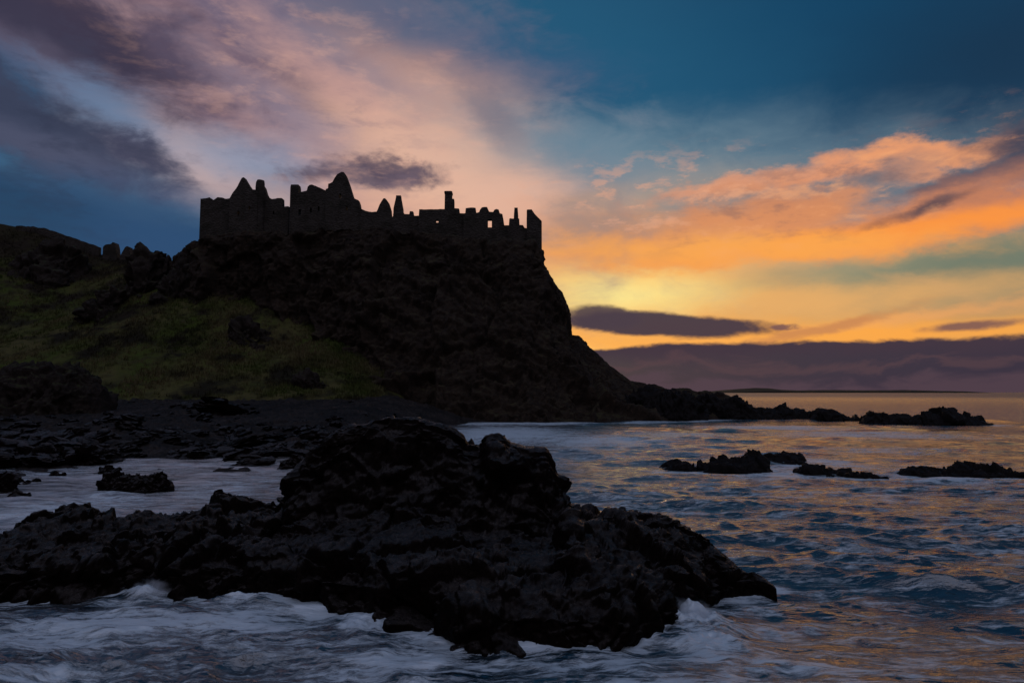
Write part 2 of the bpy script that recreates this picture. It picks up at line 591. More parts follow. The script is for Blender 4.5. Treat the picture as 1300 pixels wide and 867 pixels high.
def grass_material():
    m, nt, b = new_mat('hill_turf')
    pos = geo_pos(nt).outputs['Position']
    n1 = noise(nt, pos, 0.07, 6, 0.6, 0.4)
    n2 = noise(nt, pos, 0.5, 8, 0.65)
    n3 = noise(nt, pos, 3.0, 6, 0.7)
    c = mixc(nt, maprange(nt, n1.outputs['Fac'], 0.38, 0.62), (0.052, 0.074, 0.010), (0.105, 0.078, 0.032))
    c = mixc(nt, maprange(nt, n2.outputs['Fac'], 0.42, 0.68), c, (0.046, 0.034, 0.018))
    c = mixc(nt, mth(nt, 'MULTIPLY', n3.outputs['Fac'], 0.5), c, (0.085, 0.098, 0.020))
    n4 = noise(nt, pos, 0.13, 7, 0.65, 0.3)
    c = mixc(nt, maprange(nt, n4.outputs['Fac'], 0.47, 0.62), c, (0.020, 0.016, 0.009))
    sz = nt.nodes.new('ShaderNodeSeparateXYZ')
    nt.links.new(pos, sz.inputs[0])
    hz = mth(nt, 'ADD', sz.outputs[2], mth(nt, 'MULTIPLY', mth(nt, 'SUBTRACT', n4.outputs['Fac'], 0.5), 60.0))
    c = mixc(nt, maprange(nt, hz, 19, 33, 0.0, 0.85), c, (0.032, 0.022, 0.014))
    nt.links.new(c, b.inputs['Base Color'])
    b.inputs['Roughness'].default_value = 0.95
    b.inputs['Specular IOR Level'].default_value = 0.1
    h = mth(nt, 'ADD', n2.outputs['Fac'], mth(nt, 'MULTIPLY', n3.outputs['Fac'], 0.5))
    nt.links.new(bump(nt, h, 0.8, 0.6), b.inputs['Normal'])
    return m


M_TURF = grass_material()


def blade_material():
    m, nt, b = new_mat('grass_blades')
    pos = geo_pos(nt).outputs['Position']
    n1 = noise(nt, pos, 0.09, 5, 0.6)
    c = mixc(nt, maprange(nt, n1.outputs['Fac'], 0.38, 0.62), (0.060, 0.080, 0.014), (0.125, 0.095, 0.042))
    n4 = noise(nt, pos, 0.13, 7, 0.65, 0.3)
    c = mixc(nt, maprange(nt, n4.outputs['Fac'], 0.47, 0.62), c, (0.028, 0.022, 0.011))
    sz = nt.nodes.new('ShaderNodeSeparateXYZ')
    nt.links.new(pos, sz.inputs[0])
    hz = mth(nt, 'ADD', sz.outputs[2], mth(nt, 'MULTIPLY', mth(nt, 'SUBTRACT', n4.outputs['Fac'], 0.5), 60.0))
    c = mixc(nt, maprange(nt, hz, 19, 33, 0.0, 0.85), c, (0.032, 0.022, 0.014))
    nt.links.new(c, b.inputs['Base Color'])
    b.inputs['Roughness'].default_value = 0.8
    b.inputs['Specular IOR Level'].default_value = 0.15
    return m


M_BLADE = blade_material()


def shingle_material():
    m, nt, b = new_mat('shingle')
    pos = geo_pos(nt).outputs['Position']
    v = nt.nodes.new('ShaderNodeTexVoronoi')
    nt.links.new(pos, v.inputs['Vector'])
    v.inputs['Scale'].default_value = 3.2
    n = noise(nt, pos, 0.3, 6, 0.6)
    c = mixc(nt, v.outputs['Color'], (0.008, 0.005, 0.004), (0.038, 0.026, 0.021))
    c = mixc(nt, maprange(nt, n.outputs['Fac'], 0.4, 0.65), c, (0.008, 0.005, 0.0035))
    nt.links.new(c, b.inputs['Base Color'])
    b.inputs['Roughness'].default_value = 0.7
    b.inputs['Specular IOR Level'].default_value = 0.2
    nt.links.new(bump(nt, mth(nt, 'SUBTRACT', 1.0, v.outputs['Distance']), 1.0, 0.18), b.inputs['Normal'])
    return m


M_SHINGLE = shingle_material()


def masonry_material():
    m, nt, b = new_mat('rubble_masonry')
    pos = geo_pos(nt).outputs['Position']
    v = nt.nodes.new('ShaderNodeTexVoronoi')
    v.inputs['Scale'].default_value = 2.6
    mpn = nt.nodes.new('ShaderNodeMapping')
    mpn.inputs['Scale'].default_value = (1, 1, 1.8)
    nt.links.new(pos, mpn.inputs[0])
    nt.links.new(mpn.outputs[0], v.inputs['Vector'])
    n = noise(nt, pos, 0.45, 7, 0.65)
    c = mixc(nt, v.outputs['Color'], (0.042, 0.032, 0.026), (0.078, 0.064, 0.054))
    c = mixc(nt, maprange(nt, n.outputs['Fac'], 0.42, 0.66), c, (0.034, 0.028, 0.021))
    nt.links.new(c, b.inputs['Base Color'])
    b.inputs['Roughness'].default_value = 0.9
    b.inputs['Specular IOR Level'].default_value = 0.2
    nt.links.new(bump(nt, mth(nt, 'ADD', v.outputs['Distance'], n.outputs['Fac']), 0.8, 0.15), b.inputs['Normal'])
    return m


M_WALL = masonry_material()


def water_material():
    m, nt, b = new_mat('sea_water')
    pos = geo_pos(nt).outputs['Position']
    fa = nt.nodes.new('ShaderNodeAttribute')
    fa.attribute_name = 'foam'
    mk = nt.nodes.new('ShaderNodeAttribute')
    mk.attribute_name = 'milk'
    # foam: torn lace drawn out by the backwash
    w = noise(nt, pos, 0.55, 4, 0.55)
    wv = vmt(nt, 'ADD', pos, vmt(nt, 'MULTIPLY', vmt(nt, 'SUBTRACT', w.outputs['Color'], (0.5, 0.5, 0.5)).outputs[0], (0.9, 0.6, 0)).outputs[0]).outputs[0]
    mpn = nt.nodes.new('ShaderNodeMapping')
    mpn.inputs['Rotation'].default_value = (0, 0, R(12))
    mpn.inputs['Scale'].default_value = (0.5, 1.7, 0.0)
    nt.links.new(wv, mpn.inputs[0])
    f1 = noise(nt, mpn.outputs[0], 1.3, 9, 0.66, 0.15)
    f2 = noise(nt, mpn.outputs[0], 6.0, 8, 0.68, 0.1)
    rid = mth(nt, 'SUBTRACT', 1.0, mth(nt, 'MULTIPLY', mth(nt, 'ABSOLUTE', mth(nt, 'SUBTRACT', f1.outputs['Fac'], 0.5)), 5.0))
    pat = mth(nt, 'ADD', mth(nt, 'MULTIPLY', rid, 0.36), mth(nt, 'MULTIPLY', mth(nt, 'SUBTRACT', f2.outputs['Fac'], 0.25), 1.1))
    mps = nt.nodes.new('ShaderNodeMapping')
    mps.inputs['Rotation'].default_value = (0, 0, R(4))
    mps.inputs['Scale'].default_value = (0.28, 1.6, 0.0)
    nt.links.new(wv, mps.inputs[0])
    f3 = noise(nt, mps.outputs[0], 1.5, 9, 0.68, 0.3)
    pat = mth(nt, 'ADD', pat, mth(nt, 'MULTIPLY', mth(nt, 'SUBTRACT', f3.outputs['Fac'], 0.5), 1.3))
    thr = mth(nt, 'ADD', pat, mth(nt, 'SUBTRACT', mth(nt, 'MULTIPLY', fa.outputs['Fac'], 1.15), 0.95))
    foam = maprange(nt, thr, 0.06, 0.5, 0.0, 0.9)
    milk = mth(nt, 'MULTIPLY', mk.outputs['Fac'], maprange(nt, mth(nt, 'ADD', mth(nt, 'MULTIPLY', f1.outputs['Fac'], 0.5), mth(nt, 'MULTIPLY', f3.outputs['Fac'], 0.5)), 0.36, 0.62, 0.15, 1.0))
    base = mixc(nt, milk, (0.004, 0.012, 0.018), (0.74, 0.71, 0.72))
    base = mixc(nt, foam, base, (0.60, 0.68, 0.74))
    nt.links.new(base, b.inputs['Base Color'])
    rg = mth(nt, 'ADD', mth(nt, 'MULTIPLY', foam, 0.4), mth(nt, 'MULTIPLY', milk, 0.06))
    farther = maprange(nt, vmt(nt, 'LENGTH', pos).outputs['Value'], 60, 900, 0.06, 0.36)      # unresolved wavelets
    nt.links.new(mth(nt, 'ADD', rg, farther), b.inputs['Roughness'])
    b.inputs['IOR'].default_value = 2.3
    # ripples below the size of the modelled waves, and long wave faces for the far water
    mr = nt.nodes.new('ShaderNodeMapping')
    mr.inputs['Scale'].default_value = (0.5, 1.5, 1.0)
    mr.inputs['Rotation'].default_value = (0, 0, R(-8))
    nt.links.new(pos, mr.inputs[0])
    r1 = noise(nt, mr.outputs[0], 1.7, 5, 0.55, 0.5)
    mf = nt.nodes.new('ShaderNodeMapping')
    mf.inputs['Scale'].default_value = (0.35, 1.0, 0.0)
    mf.inputs['Rotation'].default_value = (0, 0, R(-5))
    nt.links.new(pos, mf.inputs[0])
    r2 = noise(nt, mf.outputs[0], 0.16, 6, 0.62, 0.4)
    far = maprange(nt, vmt(nt, 'LENGTH', pos).outputs['Value'], 22, 90, 0.0, 1.0)
    h = mth(nt, 'ADD', r1.outputs['Fac'], mth(nt, 'MULTIPLY', foam, 0.2))
    h = mth(nt, 'ADD', h, mth(nt, 'MULTIPLY', mth(nt, 'MULTIPLY', r2.outputs['Fac'], far), 9.0))
    nt.links.new(bump(nt, h, 0.42, 0.22), b.inputs['Normal'])
    return m


M_SEA = water_material()

# ================================================================== large structure
def profile_xyz(pts):
    """[(px, py, Y)] -> arrays x, Y, z sorted by x"""
    a = np.array([[xat(px, py, Y), Y, zat(py, Y)] for px, py, Y in pts])
    return a[np.argsort(a[:, 0])]


def columns(x, z, n, stretch=1.0):
    """x positions spaced evenly along the outline, so that steep flanks get as many columns as level tops"""
    s = np.concatenate([[0], np.cumsum(np.hypot(np.diff(x), stretch * np.diff(z)))])
    return np.interp(np.linspace(0, s[-1], n), s, x)


def break_up(P, scales, seed, fb=(0, 1), keep=None, ridges=None, ledges=None, flat=1.0):
    """push a grid surface in and out: big bulges, rock ledges, tilted broken faces at several sizes, sharp small relief"""
    N = grid_normals(P)
    for _ in range(3):          # even the directions out, so that blocks stay angular instead of ballooning
        N[1:-1] = (N[:-2] + N[1:-1] + N[2:]) / 3
        N[:, 1:-1] = (N[:, :-2] + N[:, 1:-1] + N[:, 2:]) / 3
    N /= np.linalg.norm(N, axis=2, keepdims=True) + 1e-9
    p = P.reshape(-1, 3)
    d = np.zeros(len(p))
    if fb[0]:
        d += fb[0] * fbm(p / fb[1], 4, 0.5, seed + 7)
    if ledges:
        step, amp = ledges
        w = p[:, 2] / step + 0.25 * p[:, 0] / step + 1.3 * fbm(p / (step * 5), 3, 0.5, seed + 3)
        fr = w - np.floor(w)
        d -= amp * (np.minimum(fr / 0.75, (1 - fr) / 0.25) - 0.5) * np.clip(0.7 + 1.2 * fbm(p / (step * 3), 2, 0.5, seed + 4), 0, 1.5)
    for k, (size, amp) in enumerate(scales):
        d += crag(p, size, amp, seed + 50 * k, flat)
    if ridges:
        size, amp, octv = ridges
        d += amp * fbm(p / size, octv, 0.58, seed + 77, True)
    if keep is not None:
        d *= keep.ravel()
    return P + N * d.reshape(P.shape[:2])[..., None]


# ---- the sea -------------------------------------------------------------------------------------------
def build_sea():
    rows_py = np.concatenate([np.linspace(0.055, 6, 60)[:-1], np.linspace(6, 420, 800)[:-1], np.linspace(420, 2400, 60)])
    r = EYE * F / rows_py[::-1]
    r = r[r < 60000]
    r = np.concatenate([r, [75000.0]])
    a_in = np.linspace(-R(44), R(44), 1150)
    a_out = np.linspace(R(44), R(316), 60)[1:-1]
    ang = np.concatenate([a_in, a_out])
    X = r[:, None] * np.sin(ang)[None, :]
    Y = r[:, None] * np.cos(ang)[None, :]
    dr = np.gradient(r)[:, None] + 0 * X
    rr = r[:, None] + 0 * X
    pool = np.exp(-(((X + 13) / 9.5) ** 2 + ((Y - 28) / 13) ** 2) ** 1.5)
    pool = np.maximum(pool, np.exp(-(((X + 24) / 9) ** 2 + ((Y - 26) / 14) ** 2) ** 1.5))
    lee = np.exp(-(((X + 2) / 16) ** 2 + ((Y - 72) / 16) ** 2) ** 1.5)
    near = np.exp(-((X + 6) / 12) ** 2 - ((Y - 9.5) / 4.0) ** 2)
    q = np.stack([X.ravel() / 14, Y.ravel() / 9, 0 * X.ravel()], 1)
    patch = (0.85 + 0.75 * fbm(q, 2, 0.5, 3)).reshape(X.shape)
    amp_l = patch * (1 - 0.55 * pool) * (1 - 0.6 * lee)
    Z = np.zeros_like(X)
    DX = np.zeros_like(X)
    DY = np.zeros_like(X)
    n = 96
    lam = np.exp(RNG.uniform(np.log(0.36), np.log(10.0), n))
    th = RNG.normal(R(-97), 1.0, n) * 0 + R(-97) + RNG.normal(0, 1, n) * np.interp(lam, [0.42, 1.2, 4], [R(34), R(24), R(17)])
    slope = 0.048 * np.interp(lam, [0.36, 0.7, 2.0, 4, 10], [0.85, 1.15, 1.05, 0.6, 0.42])
    for L, t, s in zip(lam, th, slope):
        k = 2 * math.pi / L
        kx, ky = k * math.cos(t), k * math.sin(t)
        ph = kx * X + ky * Y + RNG.uniform(0, 6.28)
        a = s / k * np.clip((L / dr - 2.2) / 2.2, 0, 1) * np.clip(L / (0.00045 * 6 * rr) - 0.6, 0, 1)
        Z += a * np.cos(ph)
        DX -= 0.9 * a * math.cos(t) * np.sin(ph)
        DY -= 0.9 * a * math.sin(t) * np.sin(ph)
    # churned water against the near rock
    q = np.stack([X.ravel(), Y.ravel(), 0 * X.ravel()], 1)
    m = (near.ravel() > 0.02) & (rr.ravel() < 40)
    ch = np.zeros(X.size)
    ch[m] = fbm(q[m] * np.array([0.8, 1.3, 1]), 5, 0.55, 40, True) * 0.16
    Z += ch.reshape(X.shape) * near
    Z *= amp_l
    # foam and milky water
    foam = np.zeros_like(X)
    milk = np.zeros_like(X)

    def spot(px, py, rx, ry, v, arr):
        y = gy(py)
        x = xat(px, py, y)
        sx = rx * y / F
        sy = abs(gy(py - ry) - gy(py + ry)) / 2
        np.maximum(arr, v * np.exp(-(((X - x) / sx) ** 2 + ((Y - y) / sy) ** 2)), out=arr)

    def shore(pts, width, v, arr=foam):
        w = np.array([[xat(px, py, gy(py)), gy(py)] for px, py in pts])
        d = np.full(X.shape, 1e9)
        sel = (X > w[:, 0].min() - 4 * width) & (X < w[:, 0].max() + 4 * width) & (Y > w[:, 1].min() - 4 * width) & (Y < w[:, 1].max() + 4 * width)
        xs, ys = X[sel], Y[sel]
        best = np.full(xs.shape, 1e9)
        for (x0, y0), (x1, y1) in zip(w[:-1], w[1:]):
            dx, dy = x1 - x0, y1 - y0
            t = np.clip(((xs - x0) * dx + (ys - y0) * dy) / (dx * dx + dy * dy + 1e-9), 0, 1)
            best = np.minimum(best, np.hypot(xs - x0 - t * dx, ys - y0 - t * dy))
        d[sel] = best
        np.maximum(arr, v * np.exp(-(d / width) ** 1.3), out=arr)

    for s in FOAM_SPOTS:
        spot(*s, foam)
    for s in MILK_SPOTS:
        spot(*s, milk)
    for pts, wd, v in FOAM_SHORES:
        shore(pts, wd, v)
    base_foam = np.clip(0.40 + 0.22 * fbm(q / np.array([18, 9, 1]), 2, 0.5, 8).reshape(X.shape), 0, 1) * np.clip(1.1 - rr / 260, 0, 1)
    foam = np.maximum(foam, base_foam)
    # water heaped up where waves break on the near rock
    for px, py, rx, ry, h in SURGES:
        y = gy(py)
        x = xat(px, py, y)
        sx = rx * y / F
        g = np.exp(-(((X - x) / sx) ** 2 + ((Y - y) / ry) ** 2))
        sel = g > 0.01
        t = fbm(np.stack([X[sel] * 2.2, Y[sel] * 2.2, 0 * X[sel]], 1), 4, 0.6, 77)
        Z[sel] += h * g[sel] * (1 + 1.1 * t)
        foam = np.maximum(foam, 0.95 * g)
    P = np.stack([X + DX * amp_l, Y + DY * amp_l, Z], 2)
    me = grid_mesh('sea', P, closed_u=True)
    for nme, arr in (('foam', foam), ('milk', milk)):
        at_ = me.attributes.new(nme, 'FLOAT', 'POINT')
        at_.data.foreach_set('value', np.ascontiguousarray(arr, np.float32).ravel())
    return tag(link_mesh('sea', me, M_SEA), kind='structure')


FOAM_SPOTS = [
    # (px, py, half width, half height, amount)
    (120, 795, 260, 45, 0.74), (330, 795, 200, 36, 0.72), (520, 842, 180, 28, 0.70), (60, 855, 200, 30, 0.60), (250, 862, 160, 20, 0.5),
    (870, 780, 50, 24, 0.9), (900, 830, 110, 40, 0.70), (960, 790, 70, 26, 0.56), (800, 850, 120, 26, 0.66), (930, 860, 60, 20, 0.74),
    (640, 550, 130, 14, 0.86), (760, 560, 150, 14, 0.74), (860, 552, 120, 8, 0.66), (700, 590, 90, 14, 0.52), (600, 560, 60, 10, 0.72),
    (980, 602, 150, 13, 0.80), (1200, 608, 140, 11, 0.76), (1040, 586, 60, 8, 0.78), (1100, 552, 220, 9, 0.70), (980, 543, 150, 6, 0.74), (1120, 572, 200, 8, 0.60),
    (120, 640, 150, 34, 0.60), (290, 620, 120, 34, 0.55), (60, 600, 100, 20, 0.55),
]
MILK_SPOTS = [
    (900, 700, 900, 500, 0.025),
    (260, 615, 150, 44, 1.0), (60, 640, 190, 60, 1.0), (140, 600, 120, 24, 1.0), (300, 590, 90, 20, 1.0),
    (650, 556, 120, 20, 0.80), (780, 560, 140, 16, 0.5), (740, 600, 130, 26, 0.3), (120, 810, 230, 50, 0.10), (400, 820, 200, 34, 0.08), (890, 800, 90, 36, 0.15),
]
FOAM_SHORES = [
    ([(-200, 752), (0, 752), (190, 745), (310, 760), (400, 780), (480, 800), (600, 825), (720, 830), (800, 825), (840, 790), (900, 755), (980, 745)], 0.55, 0.95),
    ([(840, 597), (885, 599), (960, 600), (1010, 590)], 1.2, 0.80), ([(1015, 606), (1095, 608), (1122, 608)], 1.0, 0.80),
    ([(1150, 606), (1300, 608)], 1.0, 0.75), ([(560, 538), (700, 538), (850, 536), (960, 531), (1040, 531), (1165, 538), (1260, 540)], 4.0, 0.78),
    ([(125, 630), (215, 620)], 0.6, 0.8),
]
SURGES = [(872, 786, 52, 0.6, 0.30), (190, 754, 42, 0.45, 0.20), (455, 802, 40, 0.5, 0.16), (310, 770, 40, 0.4, 0.16), (900, 815, 60, 0.5, 0.14)]
sea = build_sea()


# ---- far coast -----------------------------------------------------------------------------------------
def build_headland():
    Yd = 5200.0
    pts = [(880, 498.5, Yd), (905, 496.5, Yd), (925, 495.5, Yd), (940, 493.6, Yd), (958, 492.2, Yd), (975, 492.8, Yd), (992, 494.6, Yd), (1015, 495.4, Yd),
           (1060, 494.8, Yd), (1100, 495.2, Yd), (1150, 495.0, Yd), (1190, 496.0, Yd), (1220, 496.6, Yd), (1235, 498.6, Yd)]
    a = profile_xyz(pts)
    xs = np.linspace(a[0, 0], a[-1, 0], 400)
    z = np.interp(xs, a[:, 0], a[:, 2]) + 1.6 * fbm(np.stack([xs / 90, 0 * xs, 0 * xs], 1), 4, 0.5, 4)
    z = np.maximum(z, 0.5)
    C = np.stack([np.stack([Yd - 260 + 0 * xs, -2 + 0 * xs], 1), np.stack([Yd - 240 + 0 * xs, 0.35 * z], 1), np.stack([Yd - 90 + 0 * xs, 0.8 * z], 1),
                  np.stack([Yd + 0 * xs, z], 1), np.stack([Yd + 500 + 0 * xs, 0.7 * z], 1), np.stack([Yd + 900 + 0 * xs, -2 + 0 * xs], 1)], 1)
    g = resample(C, 40)
    P = np.concatenate([np.repeat(xs[:, None, None], 40, 1), g], 2)
    P[..., 2] += 1.2 * fbm(P.reshape(-1, 3) / 120, 4, 0.5, 9).reshape(P.shape[:2])
    return tag(link_mesh('headland', grid_mesh('headland', P.transpose(1, 0, 2)), M_CLIFF), kind='structure')


build_headland()


# ---- beach -----------------------------------------------------------------------------------------
SHORE = [(-90, 34), (-45, 36), (-28, 37.5), (-24, 39), (-21.5, 45), (-18, 43), (-14, 39), (-12.5, 46), (-11.5, 60), (-8.5, 82), (-4, 92), (4, 100)]


def shore_y(x):
    return interp(x, SHORE)


def beach_z(x, y):
    x = np.asarray(x, float)
    y = np.asarray(y, float)
    w = shore_y(x)
    t = (y - w) / np.maximum(88 - w, 3)
    q = np.stack([x.ravel() / 6, y.ravel() / 6, 0 * x.ravel()], 1)
    z = np.where(t > 0, 3.1 * np.clip(t, 0, 1.4) ** 0.85 * np.interp(x, [-16, -6], [1, 0.08]), 1.6 * t)
    return z + (0.22 * fbm(q, 5, 0.55, 21)).reshape(x.shape) + 0.0


def build_beach():
    xs = np.linspace(-90, -2, 420)
    ys = np.concatenate([np.linspace(26, 60, 200)[:-1], np.linspace(60, 96, 130)])
    X, Y = np.meshgrid(xs, ys)
    Z = beach_z(X, Y)
    p = np.stack([X.ravel(), Y.ravel(), Z.ravel()], 1)
    Z += (crag(p, 0.9, 0.22, 5)).reshape(Z.shape)
    return tag(link_mesh('beach', grid_mesh('beach', np.stack([X, Y, Z], 2)), M_SHINGLE), kind='structure')


build_beach()

# ---- hillside -----------------------------------------------------------------------------------------
RIDGE = profile_xyz([(-700, 215, 165), (-400, 245, 156), (-100, 275, 150), (0, 284, 150), (20, 288, 150), (55, 295, 150), (75, 303, 150), (100, 314, 150), (128, 324, 150), (150, 329, 150),
                     (180, 330, 147), (215, 332, 140), (240, 336, 133), (300, 338, 125), (400, 414, 113), (480, 468, 103), (540, 500, 96), (600, 530, 90)])


def hill_z(x, y):
    x = np.asarray(x, float)
    y = np.asarray(y, float)
    yr = np.interp(x, RIDGE[:, 0], RIDGE[:, 1])
    zr = np.interp(x, RIDGE[:, 0], RIDGE[:, 2])
    t = (y - 86.0) / np.maximum(yr - 86.0, 1.5)
    tc = np.clip(t, 0, 1)
    z = 2.9 + (zr - 2.9) * (0.55 * tc + 0.45 * tc ** 1.8)
    z = np.where(t < 0, 2.9 + (y - 86) * 0.5, z)
    z = np.where(t > 1, zr - 0.05 * (y - yr), z)
    q = np.stack([x.ravel() / 16, y.ravel() / 16, 0 * x.ravel()], 1)
    w = np.clip(np.minimum(tc, 1 - tc) * 4, 0, 1)
    z = z + w * (1.5 * fbm(q, 5, 0.5, 61)).reshape(x.shape) + 0.16 * fbm(q * 7, 3, 0.5, 62).reshape(x.shape)
    return z - 7 * np.clip((x + 20) / 10, 0, 1) ** 1.5


def build_hill():
    xs = np.linspace(-215, -4, 620)
    ys = np.concatenate([np.linspace(82, 152, 300)[:-1], np.linspace(152, 240, 40)])
    X, Y = np.meshgrid(xs, ys)
    Z = hill_z(X, Y)
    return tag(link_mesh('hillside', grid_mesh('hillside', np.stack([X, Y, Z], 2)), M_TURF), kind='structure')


build_hill()

# ---- the castle rock -----------------------------------------------------------------------------------------
CLIFF_TOP = profile_xyz([(190, 345, 130), (218, 331, 125.964), (233, 323, 122.873), (240, 310, 120.364), (252, 304.5, 118), (300, 301.5, 116.5), (360, 299.5, 116), (410, 292.5, 115.5), (460, 289.5, 115), (530, 293.5, 114.5),
                         (600, 298.5, 114), (680, 303.5, 114), (689, 313, 114), (692, 336, 114), (700, 352, 114), (712, 372, 114.3), (718.5, 395, 114.233), (721, 428, 114.4),
                         (736, 430, 114.4), (746, 438, 115.067), (761, 453, 115), (786, 471, 114), (801, 483, 113), (830, 487, 113), (846, 495, 112), (871, 494, 112),
                         (885, 500, 112), (901, 498, 112), (930, 507, 111), (950, 514, 110.5), (962, 522, 110.5), (975, 529, 111)])
CLIFF_FOOT = np.array([[xat(px, 530, Y), Y] for px, Y in [(190, 128), (215, 125), (300, 112), (400, 100), (470, 95), (560, 91), (700, 91.5), (760, 93), (850, 97), (900, 100), (950, 107), (980, 111)]])


def build_cliff():
    a = CLIFF_TOP
    xs = columns(a[:, 0], a[:, 2], 640)
    Yt = np.interp(xs, a[:, 0], a[:, 1])
    zt = np.interp(xs, a[:, 0], a[:, 2])
    rim = np.interp(xs, [-62, -52, 2, 6], [0, 1, 1, 0])
    zt = zt + rim * (np.interp(xs, [-30, -14], [0.6, -0.5]) + 1.0 * fbm(np.stack([xs / 7, 0 * xs, 0 * xs], 1), 4, 0.6, 13))
    Yb = np.interp(xs, CLIFF_FOOT[:, 0], CLIFF_FOOT[:, 1])
    Yb = Yb + np.interp(xs, [-66, -55, -20, -8], [0, 1, 1, 0]) * 3.2 * fbm(np.stack([xs / 8, 0 * xs, 0 * xs], 1), 4, 0.55, 19)
    Yb = np.minimum(Yb, Yt - 0.6)
    w = smooth1(interp(xs, [(-70, 14), (-52, 26), (4, 24), (9, 10), (30, 4), (45, 2)]), 15)
    D = Yt - Yb

    def c(y, z):
        return np.stack([y + 0 * xs, z + 0 * xs], 1)
    C = np.stack([c(Yb - 1, -2.0), c(Yb, 0.2), c(Yb + 0.22 * D, 0.16 * zt), c(Yb + 0.50 * D, 0.42 * zt), c(Yb + 0.80 * D, 0.74 * zt), c(Yt - 0.03 * D, 0.975 * zt),
                  c(Yt, zt), c(Yt + w, zt * 0.99), c(Yt + w + 3, -2.0)], 1)
    n = 270
    g = resample(C, n, [0.15, 0.9, 1.2, 1.2, 1.0, 0.25, 0.8, 0.5])
    P = np.concatenate([np.repeat(xs[:, None, None], n, 1), g], 2).transpose(1, 0, 2)
    j = np.linspace(0, 1, n)
    keep = np.interp(j, [0, 0.6, 0.72, 0.80, 0.84, 1], [1, 1, 0.7, 0.3, 0.15, 0.15])[:, None] * np.ones((1, len(xs)))
    flank = np.interp(xs, [4, 9, 14], [0, 1, 1])
    keep = np.maximum(keep, 0.45 * flank[None, :]) * (1 - 0.3 * flank[None, :])
    keep *= np.interp(xs, [10, 16, 40], [1, 0.8, 0.55])[None, :]
    P = break_up(P, [(11.0, 2.6), (4.5, 0.8), (1.6, 0.5), (0.7, 0.22)], 101, (1.6, 10.0), keep, (1.5, 0.6, 6), (3.6, 0.7), 1.6)
    return tag(link_mesh('sea_cliff', grid_mesh('sea_cliff', P), M_CLIFF), kind='structure')


build_cliff()


# ================================================================== rocks
def rock_loft(name, pts, foot, thick, label, cat='rock', group=None, mat=None, seed=1, scales=((1.2, 0.4), (0.5, 0.18)), ncol=140, n=80, base=0.0, zb=-0.6):
    """a rock from its skyline [(px, py, Y)], the row where its front meets the ground (foot: [(px, py)] or a distance) and its thickness"""
    a = profile_xyz(pts)
    xs = columns(a[:, 0], a[:, 2], ncol)
    Yt = np.interp(xs, a[:, 0], a[:, 1])
    zt = np.interp(xs, a[:, 0], a[:, 2])
    u = (xs - xs[0]) / (xs[-1] - xs[0])
    taper = np.clip(np.minimum(u, 1 - u) * 5, 0.12, 1) ** 0.5
    t = thick * taper
    h = zt - base

    def c(y, z):
        return np.stack([y + 0 * xs, z + 0 * xs], 1)
    C = np.stack([c(Yt - 0.55 * t, base + zb), c(Yt - 0.50 * t, base + 0.1 * h), c(Yt - 0.38 * t, base + 0.55 * h), c(Yt - 0.15 * t, base + 0.92 * h), c(Yt, zt),
                  c(Yt + 0.2 * t, base + 0.9 * h), c(Yt + 0.42 * t, base + 0.5 * h), c(Yt + 0.55 * t, base + zb)], 1)
    g = resample(C, n)
    P = np.concatenate([np.repeat(xs[:, None, None], n, 1), g], 2).transpose(1, 0, 2)
    P = break_up(P, scales, seed, (scales[0][1] * 0.4, scales[0][0] * 1.5), np.clip(np.minimum(u, 1 - u) * 9, 0, 1)[None, :] * np.ones((n, 1)))
    # closed ends
    P[:, 0] = P[:, 0].mean(0)
    P[:, -1] = P[:, -1].mean(0)
    org = np.array([xs.mean(), Yt.mean(), base])
    me = grid_mesh(name, P - org)
    o = link_mesh(name, me, mat or M_REEF)
    o.location = org
    return tag(o, label, cat, group)


